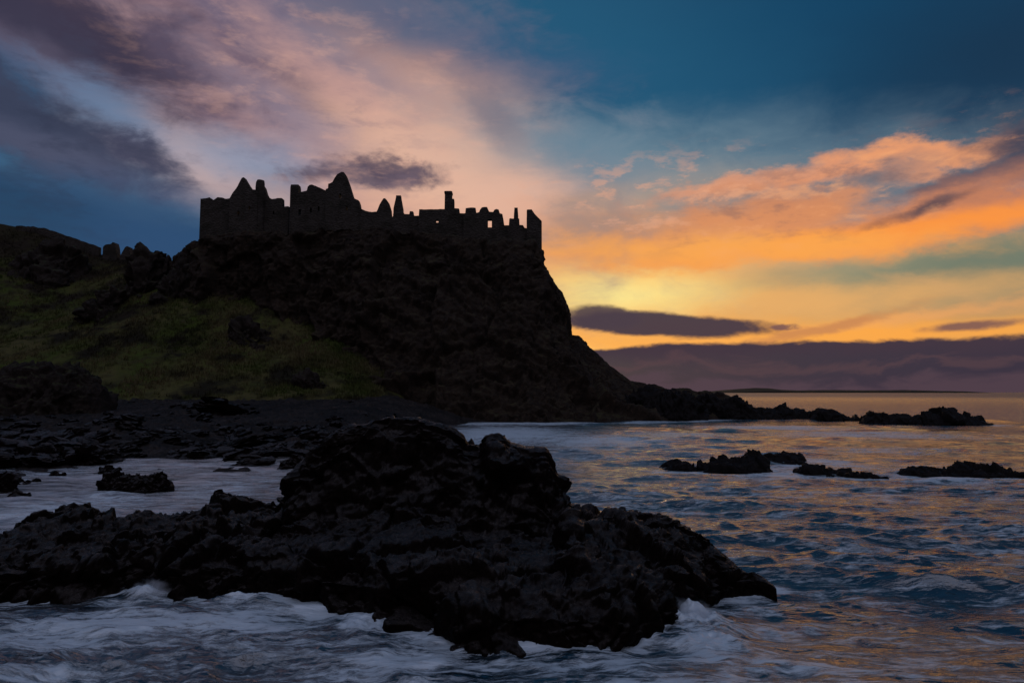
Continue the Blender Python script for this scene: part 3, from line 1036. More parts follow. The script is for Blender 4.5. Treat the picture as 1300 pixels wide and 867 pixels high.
# ---- the near outcrop -----------------------------------------------------------------------------------------
def build_outcrop():
    top = profile_xyz([(-260, 700, 17), (-150, 690, 17), (0, 684, 17), (40, 682, 17), (62, 672, 17.3), (92, 660, 17.8), (130, 653, 18), (215, 649, 18.3), (235, 645, 18.4), (310, 641, 18.5), (372, 641, 18.5),
                       (379, 625, 17.6), (378, 593, 17.3), (386, 574, 17.2), (402, 559, 17.2), (420, 543, 17.2), (450, 534, 17.2), (500, 533, 17.2), (530, 530, 17.2), (548, 534, 17.2),
                       (570, 543, 17.1), (584, 552, 17.1), (591, 567, 17), (608, 570, 16.9), (619, 556, 16.8), (632, 553, 16.8), (646, 564, 16.7), (662, 571, 16.6), (690, 573, 16.5),
                       (701, 589, 16.4), (704, 605, 16.3), (724, 626, 16.2), (746, 638, 16.1), (776, 649, 15.9), (800, 659, 15.7), (830, 655, 15.5), (861, 668, 15.2), (885, 681, 15),
                       (911, 695, 14.8), (941, 715, 14.6), (966, 729, 14.4), (980, 741, 14.25)])
    front = np.array([[xat(px, py, gy(py)), gy(py)] for px, py in [(-260, 752), (0, 753), (100, 753), (190, 747), (220, 753), (310, 761), (335, 767), (400, 781), (480, 802), (560, 826), (600, 838), (660, 842),
                                                                  (720, 842), (800, 836), (836, 816), (846, 792), (880, 771), (905, 756), (982, 744)]])
    xs = columns(top[:, 0], top[:, 2], 900, 1.0)
    Yt = np.interp(xs, top[:, 0], top[:, 1])
    zt = np.interp(xs, top[:, 0], top[:, 2])
    Yf = np.interp(xs, front[:, 0], front[:, 1])
    Yf = np.minimum(smooth1(Yf, 9), Yt - 0.25)
    lip = interp(xs, [(-16, 0.55), (-10, 0.62), (-6, 0.7), (-3, 0.85), (0, 0.85), (2, 0.62), (3.5, 0.42), (4.6, 0.28), (5.4, 0.1)])
    lip = np.minimum(lip, zt * 0.8)
    S = smooth1(((xs > -5.45) & (xs < 1.05)).astype(float), 15)       # the tall stack
    D = Yt - Yf

    def c(y, z):
        return np.stack([y + 0 * xs, z + 0 * xs], 1)
    shelf_y = Yt - (0.10 + 0.12 * S) * D - 0.35 * S
    shelf_z = (1 - S) * (lip + (zt - lip) * 0.86) + S * (lip + 0.10 * (zt - lip))
    C = np.stack([c(Yf - 0.15, -0.8), c(Yf + 0.02 * D, 0.05 * lip), c(Yf + 0.06 * D, 0.7 * lip), c(Yf + 0.16 * D, lip), c(Yf + 0.5 * D, (1 - S) * (lip + (zt - lip) * 0.55) + S * (lip + 0.05 * (zt - lip))),
                  c(shelf_y, shelf_z), c(Yt - (0.03 + 0.06 * S) * D, (1 - S) * (lip + (zt - lip) * 0.97) + S * (zt * 0.9)), c(Yt, zt), c(Yt + 0.5 + 0.5 * S, zt * (0.85 + 0.1 * S)),
                  c(Yt + 1.3 + 0.6 * S, 0.2 * zt), c(Yt + 1.7 + 0.5 * S, -0.8 + 0 * zt)], 1)
    n = 300
    g = resample(C, n, [0.25, 0.5, 0.4, 1.0, 1.2, 0.8, 0.9, 0.4, 0.35, 0.4, 0.2])
    P = np.concatenate([np.repeat(xs[:, None, None], n, 1), g], 2).transpose(1, 0, 2)
    keep = np.interp(xs, [-16, 3.0, 4.6, 5.4], [1, 1, 0.55, 0.12])[None, :] * np.ones((n, 1))
    jj = np.linspace(0, 1, n)
    rim = np.interp(jj, [0, 0.60, 0.74, 0.88, 1], [1, 1, 0.45, 0.45, 1])[:, None]
    keep = keep * (1 - S[None, :] * (1 - rim)) * (1 - 0.22 * S[None, :])
    P = break_up(P, [(1.9, 0.42), (0.8, 0.20), (0.32, 0.09), (0.15, 0.03)], 301, (0.14, 1.4), keep, (0.4, 0.07, 7), (0.55, 0.07))
    org = np.array([-5.0, 15.0, 0.0])
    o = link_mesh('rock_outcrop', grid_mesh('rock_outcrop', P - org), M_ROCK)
    o.location = org
    return tag(o, 'large wet black outcrop with a tall block on a low shelf, surf along it', 'rock')


build_outcrop()

# ---- skerries and pool rocks (each its own rock) -----------------------------------------------------------------------------------------
def Yof(py, d=0.0):
    return gy(py) + d


def skerry(prof, foot_py, thick, label, seed, name='sea_rock', group='sea rocks off the point', scales=((1.3, 0.42), (0.5, 0.15), (0.22, 0.05)), **kw):
    Yt = gy(foot_py) + 0.5 * thick
    if foot_py < 612:
        prof = [(px, foot_py - 0.8 * (foot_py - py)) for px, py in prof]
    return rock_loft(name, [(px, py, Yt) for px, py in prof], None, thick, label, 'rock', group, kw.pop('mat', None), seed, scales, **kw)


skerry([(838, 594), (846, 585), (858, 579), (868, 580), (878, 587), (888, 596)], 596, 2.6, 'small low dark rock at the left end of the middle line of sea rocks', 11)
skerry([(880, 597), (892, 588), (905, 583), (922, 579), (935, 577), (944, 575), (950, 572), (960, 570), (967, 574), (972, 583), (976, 597)], 600, 3.4, 'humped black sea rock with a knobbly peak, biggest of the middle line', 12)
skerry([(962, 590), (972, 579), (982, 574), (996, 573), (1006, 578), (1016, 582), (1024, 589)], 590, 3.0, 'dark sea rock just right of the humped one, partly behind it', 13)
skerry([(1012, 603), (1022, 594), (1040, 591), (1055, 595), (1066, 597), (1075, 605)], 605, 2.4, 'flat dark rock in the sea in front of the humped rock line', 14)
skerry([(1066, 605), (1076, 598), (1088, 595), (1100, 598), (1112, 603), (1122, 607)], 608, 2.0, 'small rounded dark rock at the right tip of the middle line', 15)
skerry([(1142, 599), (1152, 592), (1168, 589), (1186, 588), (1203, 593), (1222, 592), (1248, 593), (1270, 596), (1288, 598), (1304, 600)], 606, 2.6, 'long low black rock ledge awash near the right edge of the sea', 16, ncol=200)
SPIT = ((2.6, 1.1), (1.0, 0.45), (0.4, 0.16))
skerry([(790, 500), (803, 489), (815, 486), (830, 488), (838, 493), (846, 491), (858, 490), (870, 488), (880, 496), (890, 506), (896, 520)], 534, 8, 'jagged dark rock heaped at the seaward foot of the cliff', 26, group='rocks at the foot of the point', scales=SPIT, ncol=200)
skerry([(872, 512), (882, 500), (892, 494), (903, 496), (914, 498), (926, 504), (938, 505), (948, 513), (958, 516), (968, 528)], 533, 6, 'broken dark rock at the very tip of the point, running down to the sea', 27, group='rocks at the foot of the point', scales=SPIT, ncol=200)
FAR = ((2.8, 0.8), (1.1, 0.3), (0.45, 0.1))
skerry([(950, 528), (962, 518), (975, 515), (984, 513), (990, 511), (1000, 512), (1012, 514), (1020, 516), (1028, 521), (1036, 530)], 532, 6, 'dark reef rock lying off the tip of the cliff point', 21, group='reef beyond the point', scales=FAR, ncol=180)
skerry([(1028, 530), (1040, 520), (1052, 521), (1064, 524), (1078, 523), (1092, 526), (1104, 533)], 534, 5, 'low jagged middle rock of the far reef', 22, group='reef beyond the point', scales=FAR, ncol=180)
skerry([(1094, 535), (1101, 522), (1106, 518), (1116, 519), (1128, 523), (1140, 523), (1152, 525), (1158, 522), (1166, 530), (1172, 538)], 539, 5.5, 'blocky black rock of the far reef with a squared left end', 23, group='reef beyond the point', scales=FAR, ncol=200)
skerry([(1158, 537), (1170, 526), (1186, 525), (1200, 521), (1207, 517), (1212, 525), (1226, 527), (1240, 529), (1250, 533), (1259, 540)], 540, 5.5, 'long dark rock ending the far reef, with one small upright horn', 24, group='reef beyond the point', scales=FAR, ncol=200)
skerry([(590, 569), (598, 561), (606, 558), (614, 561), (619, 570)], 572, 1.8, 'small dark rock showing just behind the tall block of the outcrop', 25, group=None)
NEAR = ((0.7, 0.22), (0.3, 0.11), (0.13, 0.05))
POOL = 'rocks standing in the milky pool'
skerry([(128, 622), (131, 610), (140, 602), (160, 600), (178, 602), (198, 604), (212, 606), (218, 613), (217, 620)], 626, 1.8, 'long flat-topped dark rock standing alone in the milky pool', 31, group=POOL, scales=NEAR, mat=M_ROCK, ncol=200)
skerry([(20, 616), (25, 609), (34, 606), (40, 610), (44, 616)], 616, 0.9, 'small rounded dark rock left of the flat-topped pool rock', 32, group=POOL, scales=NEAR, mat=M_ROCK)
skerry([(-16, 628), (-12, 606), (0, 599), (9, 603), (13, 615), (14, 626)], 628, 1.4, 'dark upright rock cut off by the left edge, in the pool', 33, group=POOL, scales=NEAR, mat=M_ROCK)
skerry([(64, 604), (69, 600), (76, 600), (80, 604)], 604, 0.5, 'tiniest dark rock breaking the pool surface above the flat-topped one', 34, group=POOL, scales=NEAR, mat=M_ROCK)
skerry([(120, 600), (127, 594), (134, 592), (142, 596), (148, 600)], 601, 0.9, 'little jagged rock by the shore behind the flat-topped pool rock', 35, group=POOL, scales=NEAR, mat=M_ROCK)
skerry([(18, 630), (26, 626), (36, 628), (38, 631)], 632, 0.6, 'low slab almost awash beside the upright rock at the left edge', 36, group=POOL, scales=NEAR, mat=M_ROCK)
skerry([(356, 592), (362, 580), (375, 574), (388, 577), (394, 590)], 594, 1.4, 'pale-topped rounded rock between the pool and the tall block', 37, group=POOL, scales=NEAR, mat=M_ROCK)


# ---- crags on the slope -----------------------------------------------------------------------------------------
def hill_hit(px, py):
    """distance at which the hillside shows at a point of the photograph"""
    Y = np.linspace(84, 160, 600)
    d = ray(px, py)
    x = d[0] * Y / d[1]
    z = d[2] * Y / d[1] + EYE
    g = hill_z(x, Y) - z
    k = np.argmax(g > 0)
    return Y[k] if g.max() > 0 else 150.0


CR = ((5.0, 1.8), (2.0, 0.9), (0.8, 0.35))


def hill_crag(prof, foot, thick, label, seed, name='crag', base_drop=1.0, **kw):
    Y0 = hill_hit(*foot)
    base = zat(foot[1], Y0) - base_drop
    return rock_loft(name, [(px, py, Y0 + 0.5 * thick) for px, py in prof], None, thick, label, 'crag', 'crags on the grassy slope', M_CRAG, seed, CR, 160, 110, base, -1.5)


hill_crag([(18, 372), (24, 352), (30, 335), (40, 318), (52, 309), (66, 306), (80, 309), (92, 318), (101, 332), (108, 350), (112, 372)], (66, 366), 13, 'big dark crag high on the left of the grassy slope', 41)
hill_crag([(158, 380), (163, 362), (168, 346), (175, 334), (181, 324), (186, 317), (196, 314), (208, 315), (214, 322), (216, 334), (214, 352), (208, 376)], (180, 378), 11, 'tall rounded crag standing against the sky left of the castle rock', 42)
hill_crag([(112, 404), (115, 385), (122, 374), (132, 370), (143, 373), (151, 384), (155, 403)], (133, 404), 6, 'dark rounded boulder alone on the grass below the two crags', 43)
hill_crag([(200, 372), (212, 350), (226, 334), (240, 318), (252, 312), (264, 318), (276, 340), (284, 372)], (242, 378), 10, 'dark craggy shoulder under the left corner of the castle', 44)


hill_crag([(372, 500), (378, 488), (388, 480), (398, 478), (408, 484), (414, 500)], (394, 500), 5, 'small dark rock in the grass just above the shingle, at the foot of the cliff', 45)
hill_crag([(288, 440), (294, 420), (306, 408), (322, 410), (338, 424), (352, 446)], (318, 444), 7, 'dark rock jutting out of the grass at the lower left edge of the cliff', 46)


def beach_block():
    Y0 = 66.0
    base = float(beach_z(np.array([xat(65, 540, Y0)]), np.array([Y0]))[0]) - 0.3
    prof = [(-60, 500), (-40, 482), (-10, 478), (15, 470), (38, 463), (60, 459), (85, 460), (104, 464), (110, 474), (126, 480), (133, 494), (135, 520), (136, 545)]
    return rock_loft('rock_block', [(px, py, Y0 + 3) for px, py in prof], None, 9, 'broad layered dark rock block at the left end of the shingle beach', 'rock', None, M_CRAG, 51,
                     ((2.6, 0.9), (1.0, 0.45), (0.42, 0.2)), 220, 130, base, -1.0)


beach_block()


# ---- boulders strewn on the shore -----------------------------------------------------------------------------------------
def boulder_mesh(seed, res=26):
    u = np.linspace(0, 2 * np.pi, res * 2, endpoint=False)
    v = np.linspace(0.02, np.pi - 0.02, res)
    U, V = np.meshgrid(u, v)
    P = np.stack([np.cos(U) * np.sin(V), np.sin(U) * np.sin(V), np.cos(V)], 2)
    rr = np.random.default_rng(seed)
    p = P.reshape(-1, 3)
    d = 1 + crag(p + seed * 3.1, 0.9, 0.55, seed) + 0.10 * fbm(p * 2.2 + seed, 4, 0.5, seed)
    P = (p * d[:, None]).reshape(P.shape) * np.array([1.0, 0.62 + 0.3 * rr.random(), 0.5 + 0.2 * rr.random()])
    # grid rows run pole to pole
    return grid_mesh('boulder', P, closed_u=True, smooth=False, flip=True)


bms = [boulder_mesh(s) for s in range(200, 212)]
for b_ in bms:
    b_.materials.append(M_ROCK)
cnt = 0
tries = 0
rs = np.random.default_rng(5)
while cnt < 210 and tries < 6000:
    tries += 1
    px = rs.uniform(-30, 520)
    py = 520 + 78 * rs.beta(1.6, 1.3)
    y = gy(py, 1.0)
    x = xat(px, py, y)
    w = float(shore_y(np.array([x]))[0])
    if y < w - 1.5 or y > 84:
        continue
    near = math.exp(-max(0, y - w) / 12)
    if rs.random() > 0.25 + 0.75 * near:
        continue
    z = float(beach_z(np.array([x]), np.array([y]))[0])
    s = rs.lognormal(-0.75, 0.5) * (0.75 + 0.5 * near)
    s = min(s, 1.5)
    o = bpy.data.objects.new('boulder', bms[cnt % len(bms)])
    COL.objects.link(o)
    o.location = (x, y, z + 0.12 * s)
    o.rotation_euler = (rs.uniform(-0.25, 0.25), rs.uniform(-0.25, 0.25), rs.uniform(0, 6.28))
    o.scale = (s * rs.uniform(0.9, 1.7), s, s * rs.uniform(0.6, 1.0))
    tag(o, 'dark wet boulder strewn among many on the shingle beach below the grassy slope', 'boulder', 'boulders strewn along the shingle beach')
    cnt += 1


# ---- rough grass -----------------------------------------------------------------------------------------
def build_grass():
    n = 15000
    rg = np.random.default_rng(9)
    x = rg.uniform(-112, -18, n * 2)
    yr = np.interp(x, RIDGE[:, 0], RIDGE[:, 1])
    y = 86.5 + (yr - 86) * rg.random(n * 2) ** 0.8
    ok = (y < yr + 0.5)
    dens = fbm(np.stack([x / 5, y / 5, 0 * x], 1), 3, 0.5, 91)
    ok &= rg.random(n * 2) < np.clip(0.55 + 1.1 * dens, 0.12, 1)
    x, y = x[ok][:n], y[ok][:n]
    n = len(x)
    z = hill_z(x, y)
    k = 9
    bx = np.repeat(x, k) + rg.normal(0, 0.22, n * k)
    by = np.repeat(y, k) + rg.normal(0, 0.22, n * k)
    bz = np.repeat(z, k) - 0.05
    h = rg.uniform(0.25, 0.7, n * k)
    a = rg.uniform(0, 6.28, n * k)
    lean = rg.uniform(0.1, 0.6, n * k) * h
    wd = rg.uniform(0.03, 0.06, n * k)
    V = np.stack([np.stack([bx - wd * np.sin(a), by + wd * np.cos(a), bz], 1), np.stack([bx + wd * np.sin(a), by - wd * np.cos(a), bz], 1),
                  np.stack([bx + lean * np.cos(a), by + lean * np.sin(a), bz + h], 1)], 1).reshape(-1, 3)
    Q = np.arange(len(V)).reshape(-1, 3)
    return tag(link_mesh('grass', raw_mesh('grass', V, Q, False), M_BLADE), kind='stuff')


build_grass()


# ================================================================== the ruins
def wall_mesh(name, top, Y, thick, z0, holes=(), jag=0.10, step=0.22, seed=1, parent=None, loc=(0, 0, 0), lean=0.0):
    """a ruined wall facing the sea: skyline top [(px, py)], its near face at distance Y; holes [(px0, px1, py0, py1)] go right through"""
    tp = np.array([[xat(px, py, Y), zat(py, Y)] for px, py in top])
    # keep vertical steps: nudge equal x apart
    for i in range(1, len(tp)):
        if tp[i, 0] <= tp[i - 1, 0]:
            tp[i, 0] = tp[i - 1, 0] + 0.01
    hs = [(xat(a, 280, Y), xat(b, 280, Y), zat(d, Y), zat(c, Y)) for a, b, c, d in holes]
    brk = set(np.round(tp[:, 0], 4))
    for a, b, _, _ in hs:
        brk |= {round(a, 4), round(b, 4)}
    brk = sorted(v for v in brk if tp[0, 0] - 1e-3 <= v <= tp[-1, 0] + 1e-3)
    xs = []
    for a, b in zip(brk[:-1], brk[1:]):
        m = max(1, int((b - a) / step))
        xs += list(np.linspace(a, b, m + 1)[:-1])
    xs.append(brk[-1])
    xs = np.array(xs)
    zs = np.interp(xs, tp[:, 0], tp[:, 1])
    zs = zs + jag * (0.6 * vnoise(np.stack([xs / 0.55, 0 * xs + seed * 3.7, 0 * xs], 1), seed) + 0.8 * (np.round(vnoise(np.stack([xs / 0.9, 0 * xs + seed, 0 * xs], 1), seed + 3) * 2) / 2))
    V, Q = [], []
    lx, ly, lz = loc

    def box(xa, xb, za0, zb0, za1, zb1):
        i = len(V)
        for yy in (Y, Y + thick):
            V.extend([(xa - lx, yy - ly, za0 - lz), (xb - lx, yy - ly, zb0 - lz), (xb - lx, yy - ly, zb1 - lz), (xa - lx, yy - ly, za1 - lz)])
        Q.extend([(i, i + 1, i + 2, i + 3), (i + 5, i + 4, i + 7, i + 6), (i + 3, i + 2, i + 6, i + 7), (i + 1, i, i + 4, i + 5), (i, i + 3, i + 7, i + 4), (i + 1, i + 5, i + 6, i + 2)])
    for k in range(len(xs) - 1):
        xa, xb = xs[k], xs[k + 1]
        if xb - xa < 1e-5:
            continue
        mid = (xa + xb) / 2
        cut = [h for h in hs if h[0] - 1e-4 < mid < h[1] + 1e-4]
        lo = z0
        for h in sorted(cut, key=lambda q: q[2]):
            box(xa, xb, lo, lo, h[2], h[2])
            lo = h[3]
        if min(zs[k], zs[k + 1]) > lo + 0.02:
            box(xa, xb, lo, lo, zs[k], zs[k + 1])
    me = raw_mesh(name, np.array(V), np.array(Q), False)
    return link_mesh(name, me, M_WALL, parent)


def depth_wall(name, x, thick, Y0, Y1, z0, ztop, seed, parent, loc, jag=0.5):
    """a wall running away from the sea; ztop [(fraction, z)]"""
    n = max(4, int((Y1 - Y0) / 0.3))
    ys = np.linspace(Y0, Y1, n)
    f = (ys - Y0) / (Y1 - Y0)
    z = interp(f, ztop) + jag * np.round(vnoise(np.stack([ys / 1.1, 0 * ys + seed, 0 * ys], 1), seed) * 2) / 2
    V, Q = [], []
    for k in range(n):
        for xx, zz in ((x, z0), (x + thick, z0), (x + thick, z[k]), (x, z[k])):
            V.append((xx - loc[0], ys[k] - loc[1], zz - loc[2]))
    for k in range(n - 1):
        a, b = 4 * k, 4 * k + 4
        for i in range(4):
            j = (i + 1) % 4
            Q.append((a + i, b + i, b + j, a + j))
    Q += [(0, 1, 2, 3), (4 * n - 1, 4 * n - 2, 4 * n - 3, 4 * n - 4)]
    return link_mesh(name, raw_mesh(name, np.array(V), np.array(Q), False), M_WALL, parent)


def turret_mesh(name, px, r, Y, py_top, z0, parent, loc, seed, corbel=0.0):
    x = xat(px, 270, Y)
    zt = zat(py_top, Y)
    n = 22
    rows = [(z0, r - corbel), (zt - 4.2, r - corbel), (zt - 3.6, r), (zt - 1.0, r), (zt - 0.4, r * 0.97), (zt, r * 0.9)]
    P = np.zeros((len(rows) + 1, n, 3))
    for i, (z, q) in enumerate(rows):
        for k in range(n):
            t = 2 * math.pi * k / n
            jg = 0.25 * float(vnoise(np.array([[k * 0.45, seed * 1.7, 0.0]]), seed)[0]) if i >= len(rows) - 2 else 0
            P[i, k] = (x + q * math.cos(t) - loc[0], Y + q * math.sin(t) - loc[1], z + jg - loc[2])
    P[-1] = P[-2].mean(0) - np.array([0, 0, 0.4])
    return link_mesh(name, grid_mesh(name, P, True, False), M_WALL, parent)


def tapered_box(name, px0, px1, py_top, Y, depth, z0, parent, loc, top_scale=0.9, cap=True):
    xa, xb = xat(px0, 270, Y), xat(px1, 270, Y)
    zt = zat(py_top, Y)
    cx = (xa + xb) / 2
    hw = (xb - xa) / 2
    cy = Y + depth / 2
    rows = [(z0, 1.08), (z0 + 0.6 * (zt - z0), 1.0), (zt - 0.5, top_scale)]
    rows += [(zt - 0.45, top_scale * 1.14), (zt - 0.12, top_scale * 1.14), (zt, top_scale * 0.8)] if cap else [(zt, top_scale * 0.9)]
    P = np.zeros((len(rows) + 1, 4, 3))
    for i, (z, s) in enumerate(rows):
        for k, (sx, sy) in enumerate(((-1, -1), (1, -1), (1, 1), (-1, 1))):
            P[i, k] = (cx + sx * hw * s - loc[0], cy + sy * depth / 2 * s - loc[1], z - loc[2])
    P[-1] = P[-2].mean(0)
    return link_mesh(name, grid_mesh(name, P, True, False), M_WALL, parent)


ZG = 26.0        # well inside the rock: walls are founded below the turf
G = 'ruins of the clifftop castle'


def ruin(name, px, Y, label, cat):
    x = xat(px, 295, Y)
    loc = (x, Y, zat(300, Y))
    return empty(name, loc, label, cat, G), loc


def ztop(py, Y):
    return zat(py, Y)


# curtain wall, left corner
t, L = ruin('curtain_wall', 272, 121.5, 'broken castle curtain wall at the far left corner of the clifftop, tall and blank', 'castle wall')
wall_mesh('wall', [(254.5, 252.5), (258, 251.8), (266, 250.5), (268, 252.5), (271, 254), (276, 250.7), (281, 250.6), (286, 252.8), (291, 252), (295, 249)], 121.5, 1.3, ZG, (), 0.10, seed=2, parent=t, loc=L)
depth_wall('return_wall', xat(254.7, 270, 121.5), 1.2, 122.81, 133, ZG, [(0, ztop(252.5, 121.5)), (0.4, ztop(256, 121.5)), (1, ztop(262, 121.5))], 4, t, L)

# gatehouse
t, L = ruin('gatehouse', 325, 120, 'ruined gatehouse with a steep broken gable and a round corner turret beside it', 'castle building')
wall_mesh('gable_wall', [(291.5, 252), (293, 249), (295.4, 244.5), (298, 241), (301.5, 236.2), (303, 233), (305.5, 228), (307, 225.2), (309.5, 225), (312, 230), (315, 235), (318, 238.5), (321, 240.8), (324, 241), (327, 243)],
          120.0, 1.3, ZG, [(301, 303.6, 268, 273), (315, 317, 262, 266)], 0.10, seed=6, parent=t, loc=L)
turret_mesh('turret', 329.4, 0.80, 120.9, 231.2, ZG, t, L, 3, 0.0)
wall_mesh('flank_wall', [(332, 233), (335.5, 238), (337.5, 245), (340, 250.4), (345, 252.5), (350, 252), (357, 251.4), (358.3, 252), (358.5, 262.5), (366.8, 262.5)], 121.0, 1.2, ZG, [(346, 348, 268, 272)], 0.10, seed=8, parent=t, loc=L)
depth_wall('side_wall', xat(293, 270, 120), 1.1, 121.31, 130, ZG, [(0, ztop(250, 120)), (0.5, ztop(254, 120)), (1, ztop(262, 120))], 5, t, L)
depth_wall('side_wall', xat(355, 270, 121), 0.5, 122.21, 130, ZG, [(0, ztop(264, 120)), (0.5, ztop(270, 120)), (1, ztop(276, 120))], 7, t, L)

# manor house
t, L = ruin('manor_house', 412, 119.5, 'roofless manor house with the tallest pointed gable and a chimney at its left end', 'castle building')
wall_mesh('front_wall', [(377.9, 246), (380, 244.5), (384, 243.2), (389.4, 241.6), (390.6, 237), (393, 235.2), (396, 234.7), (401, 236), (407, 238.6), (411.7, 241), (414, 242)], 119.7, 1.2, ZG,
          [(378.5, 382, 266, 273), (393, 395.5, 264, 270), (403, 405.5, 262, 268)], 0.10, seed=12, parent=t, loc=L)
tapered_box('chimney', 367.6, 378.2, 234.2, 119.75, 1.6, ZG, t, L, 0.98, False)
wall_mesh('gable_wall', [(413.5, 240.5), (416.3, 239.4), (416.6, 233.8), (419, 233), (422, 231.6), (425, 226), (428, 221.4), (431, 219), (433.6, 217.8), (436.5, 218.4), (438.5, 221.5), (441, 228), (443.5, 234.8), (446, 243), (448.6, 251.5), (452, 253),
                        (455, 254), (456.4, 258), (457.2, 263.5), (459, 265)], 119.2, 1.3, ZG, [(430, 432.4, 246, 252), (439, 441, 262, 267)], 0.08, seed=13, parent=t, loc=L)
depth_wall('side_wall', xat(457, 270, 119.2) - 1.2, 1.1, 120.51, 130, ZG, [(0, ztop(268, 119)), (0.5, ztop(272, 119)), (1, ztop(276, 119))], 15, t, L)
wall_mesh('rear_wall', [(362, 275), (375, 262), (390, 256), (405, 262), (420, 258), (440, 262), (452, 270)], 129.5, 1.1, ZG, (), 0.25, seed=14, parent=t, loc=L)

# low wall between
t, L = ruin('garden_wall', 494, 119, 'low ragged castle wall joining the pointed gable to the middle range', 'castle wall')
wall_mesh('wall', [(457.5, 264.5), (460, 266), (464, 268), (470, 269.3), (479, 269), (488, 273), (498, 275.5), (512.5, 271.4), (519.5, 272), (520.3, 268), (524.3, 268), (525, 273.5), (532, 274)], 118.9, 1.0, ZG, (), 0.08, seed=17, parent=t, loc=L)
t, L = ruin('gable_fragment', 488, 120.2, 'small lone pointed gable fragment just right of the tallest gable', 'castle wall')
wall_mesh('wall', [(477.5, 270), (479.5, 266), (481.5, 260.5), (484, 256), (486.5, 252.3), (488.6, 251.6), (491, 253.8), (493.2, 257), (494.8, 262), (496.2, 267), (496.8, 276)], 120.2, 1.1, ZG, (), 0.06, seed=19, parent=t, loc=L)
t, L = ruin('chimney_stack', 505, 120.2, 'slim tapering chimney stack standing alone beside the small pointed fragment', 'chimney')
tapered_box('shaft', 499.4, 511.0, 247.6, 120.2, 1.3, zat(290, 120.2), t, L, 0.58, False)
tapered_box('plinth', 498.6, 512.6, 268.5, 119.93, 1.8, ZG, t, L, 0.95, False)

# hall range
t, L = ruin('hall_range', 560, 118.5, 'long level-topped castle range with a tall square chimney and one tiny window', 'castle building')
wall_mesh('wall', [(531.6, 274), (532.2, 266.2), (545, 265.9), (560, 265.5), (564.2, 265.4), (575.5, 264.2), (578, 264.6), (582.8, 265), (583.4, 270.8), (591, 271)], 118.4, 1.1, ZG, [(553, 556.6, 279.2, 282.6)], 0.05, seed=23, parent=t, loc=L)
ch = tapered_box('chimney', 564.3, 573.4, 242.2, 118.46, 1.5, zat(290, 118.5), t, L, 0.96, True)
tapered_box('chimney_shoulder', 572.6, 576.4, 252.4, 118.5, 1.2, zat(292, 118.5), t, L, 0.98, False)
depth_wall('side_wall', xat(532.4, 270, 118.4), 0.9, 119.51, 126, ZG, [(0, ztop(268, 118.4)), (1, ztop(280, 118.4))], 27, t, L, 0.3)

# windowed wall
t, L = ruin('windowed_wall', 615, 118, 'ruined wall with stubby merlons and a tall open window with sky showing through', 'castle wall')
wall_mesh('wall', [(588.5, 271.3), (590.6, 270.8), (591.2, 264.4), (594, 263.8), (603.8, 263.9), (604.6, 270), (608.2, 269.3), (609.6, 266), (611.8, 263.4), (615, 262.8), (618.4, 263), (621, 268.8), (626, 269.4), (627.6, 266.6), (630, 265.4), (633, 266.2),
                 (634.6, 271), (637.8, 272), (639.2, 279), (640.2, 286), (642, 287)], 117.9, 1.0, ZG, [(619.3, 624.3, 279.0, 288.8)], 0.06, seed=29, parent=t, loc=L)

t, L = ruin('broken_wall', 654, 118, 'low broken wall with one thin upright pier next to the corner tower', 'castle wall')
wall_mesh('wall', [(640.2, 286.3), (646, 286.2), (646.6, 278), (648, 277.2), (652.4, 277.4), (659.2, 278), (659.6, 286), (664, 286.3), (666, 289.6), (669, 290)], 118.2, 0.9, ZG, (), 0.06, seed=31, parent=t, loc=L)
tapered_box('pier', 652.3, 658.0, 263.6, 118.25, 0.8, zat(290, 118.2), t, L, 0.82, False)

# corner tower
t, L = ruin('corner_tower', 679, 117.6, 'square corner tower with a slanting broken top at the seaward right end of the castle', 'castle tower')
wall_mesh('front_wall', [(668.8, 266.4), (670, 265.8), (675, 265.8), (677, 269), (678.4, 271.2), (682, 275), (687.2, 280.2), (687.8, 281)], 117.5, 1.0, zat(340, 118), (), 0.05, seed=33, parent=t, loc=L)
depth_wall('side_wall', xat(687.7, 270, 117.5) - 0.9, 0.89, 118.51, 121.5, zat(340, 118), [(0, ztop(281, 117.5)), (1, ztop(283, 117.5))], 35, t, L, 0.1)
depth_wall('side_wall', xat(669, 270, 117.5) + 0.02, 0.8, 118.51, 121.5, zat(320, 118), [(0, ztop(267, 117.5)), (1, ztop(270, 117.5))], 36, t, L, 0.1)

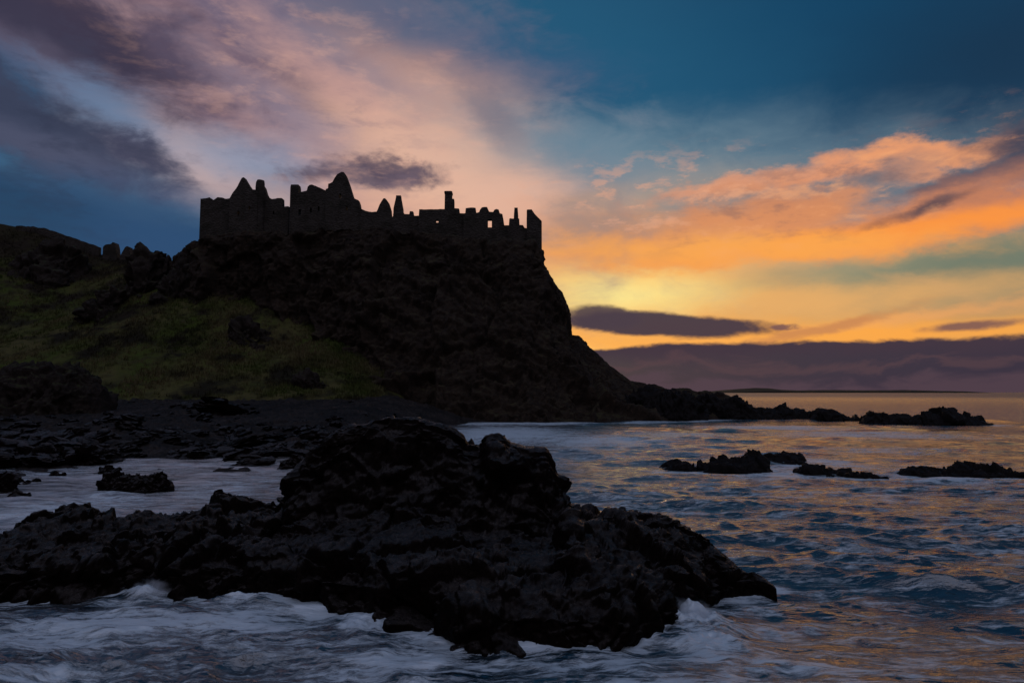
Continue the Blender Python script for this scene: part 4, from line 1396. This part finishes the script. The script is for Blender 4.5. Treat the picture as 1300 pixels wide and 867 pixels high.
# walls on the landward ridge
G2 = 'walls on the landward ridge'
o = wall_mesh('boundary_wall', [(20, 286.5), (40, 287.8), (56, 289.5), (72, 295), (90, 301.5), (108, 307.5), (124.6, 312.6), (126, 313.4)], 149.0, 0.8, 24.0, (), 0.10, seed=41)
tag(o, 'long low stone wall following the ridge at the far left', 'wall', G2)
o = wall_mesh('ruined_wall', [(130.6, 313.6), (132, 311.6), (136, 310.4), (141, 309.6), (142.6, 308), (145.6, 308.2), (147, 313), (148, 323)], 148.6, 1.6, 24.0, (), 0.12, seed=42)
tag(o, 'square stump of ruined wall on the ridge just past the end of the long wall', 'wall', G2)
o = wall_mesh('ruined_wall', [(152, 326.5), (155, 320), (158.6, 314), (161.4, 312.8), (164, 314.4), (165, 322), (166.4, 327)], 148.2, 1.4, 24.0, (), 0.10, seed=43)
tag(o, 'small pointed stump of ruined wall on the ridge left of the tall rounded crag', 'wall', G2)


# ---- spray hanging over the two places where waves hit the near rock -----------------------------------------------------------------------------------------
def spray_material():
    m = bpy.data.materials.new('spray_mist')
    m.use_nodes = True
    nt = m.node_tree
    nt.nodes.remove(nt.nodes['Principled BSDF'])
    v = nt.nodes.new('ShaderNodeVolumePrincipled')
    v.inputs['Color'].default_value = (0.92, 0.95, 1.0, 1)
    tcn = nt.nodes.new('ShaderNodeTexCoord')
    c = vmt(nt, 'SUBTRACT', tcn.outputs['Generated'], (0.5, 0.5, 0.35)).outputs[0]
    d = vmt(nt, 'LENGTH', vmt(nt, 'MULTIPLY', c, (2.0, 2.0, 1.7)).outputs[0]).outputs['Value']
    n = noise(nt, geo_pos(nt).outputs['Position'], 3.2, 5, 0.6, 0.4)
    e = mth(nt, 'ADD', d, mth(nt, 'MULTIPLY', mth(nt, 'SUBTRACT', n.outputs['Fac'], 0.5), 1.3))
    nt.links.new(maprange(nt, e, 0.25, 0.85, 7.0, 0.0), v.inputs['Density'])
    nt.links.new(v.outputs[0], nt.nodes['Material Output'].inputs['Volume'])
    return m


M_SPRAY = spray_material()


def spray(px, py, sx, sy, sz, seed):
    y = gy(py)
    u, w = np.meshgrid(np.linspace(0, 2 * np.pi, 28, endpoint=False), np.linspace(0.03, np.pi - 0.03, 16))
    P = np.stack([sx * np.cos(u) * np.sin(w), sy * np.sin(u) * np.sin(w), sz * np.cos(w)], 2)
    o = link_mesh('sea_spray', grid_mesh('sea_spray', P, True, True, True), M_SPRAY)
    o.location = (xat(px, py, y), y, 0.25 * sz)
    return tag(o, kind='stuff')


spray(872, 790, 0.62, 0.40, 0.42, 1)
spray(190, 756, 0.60, 0.35, 0.34, 2)
spray(452, 806, 0.45, 0.35, 0.26, 3)
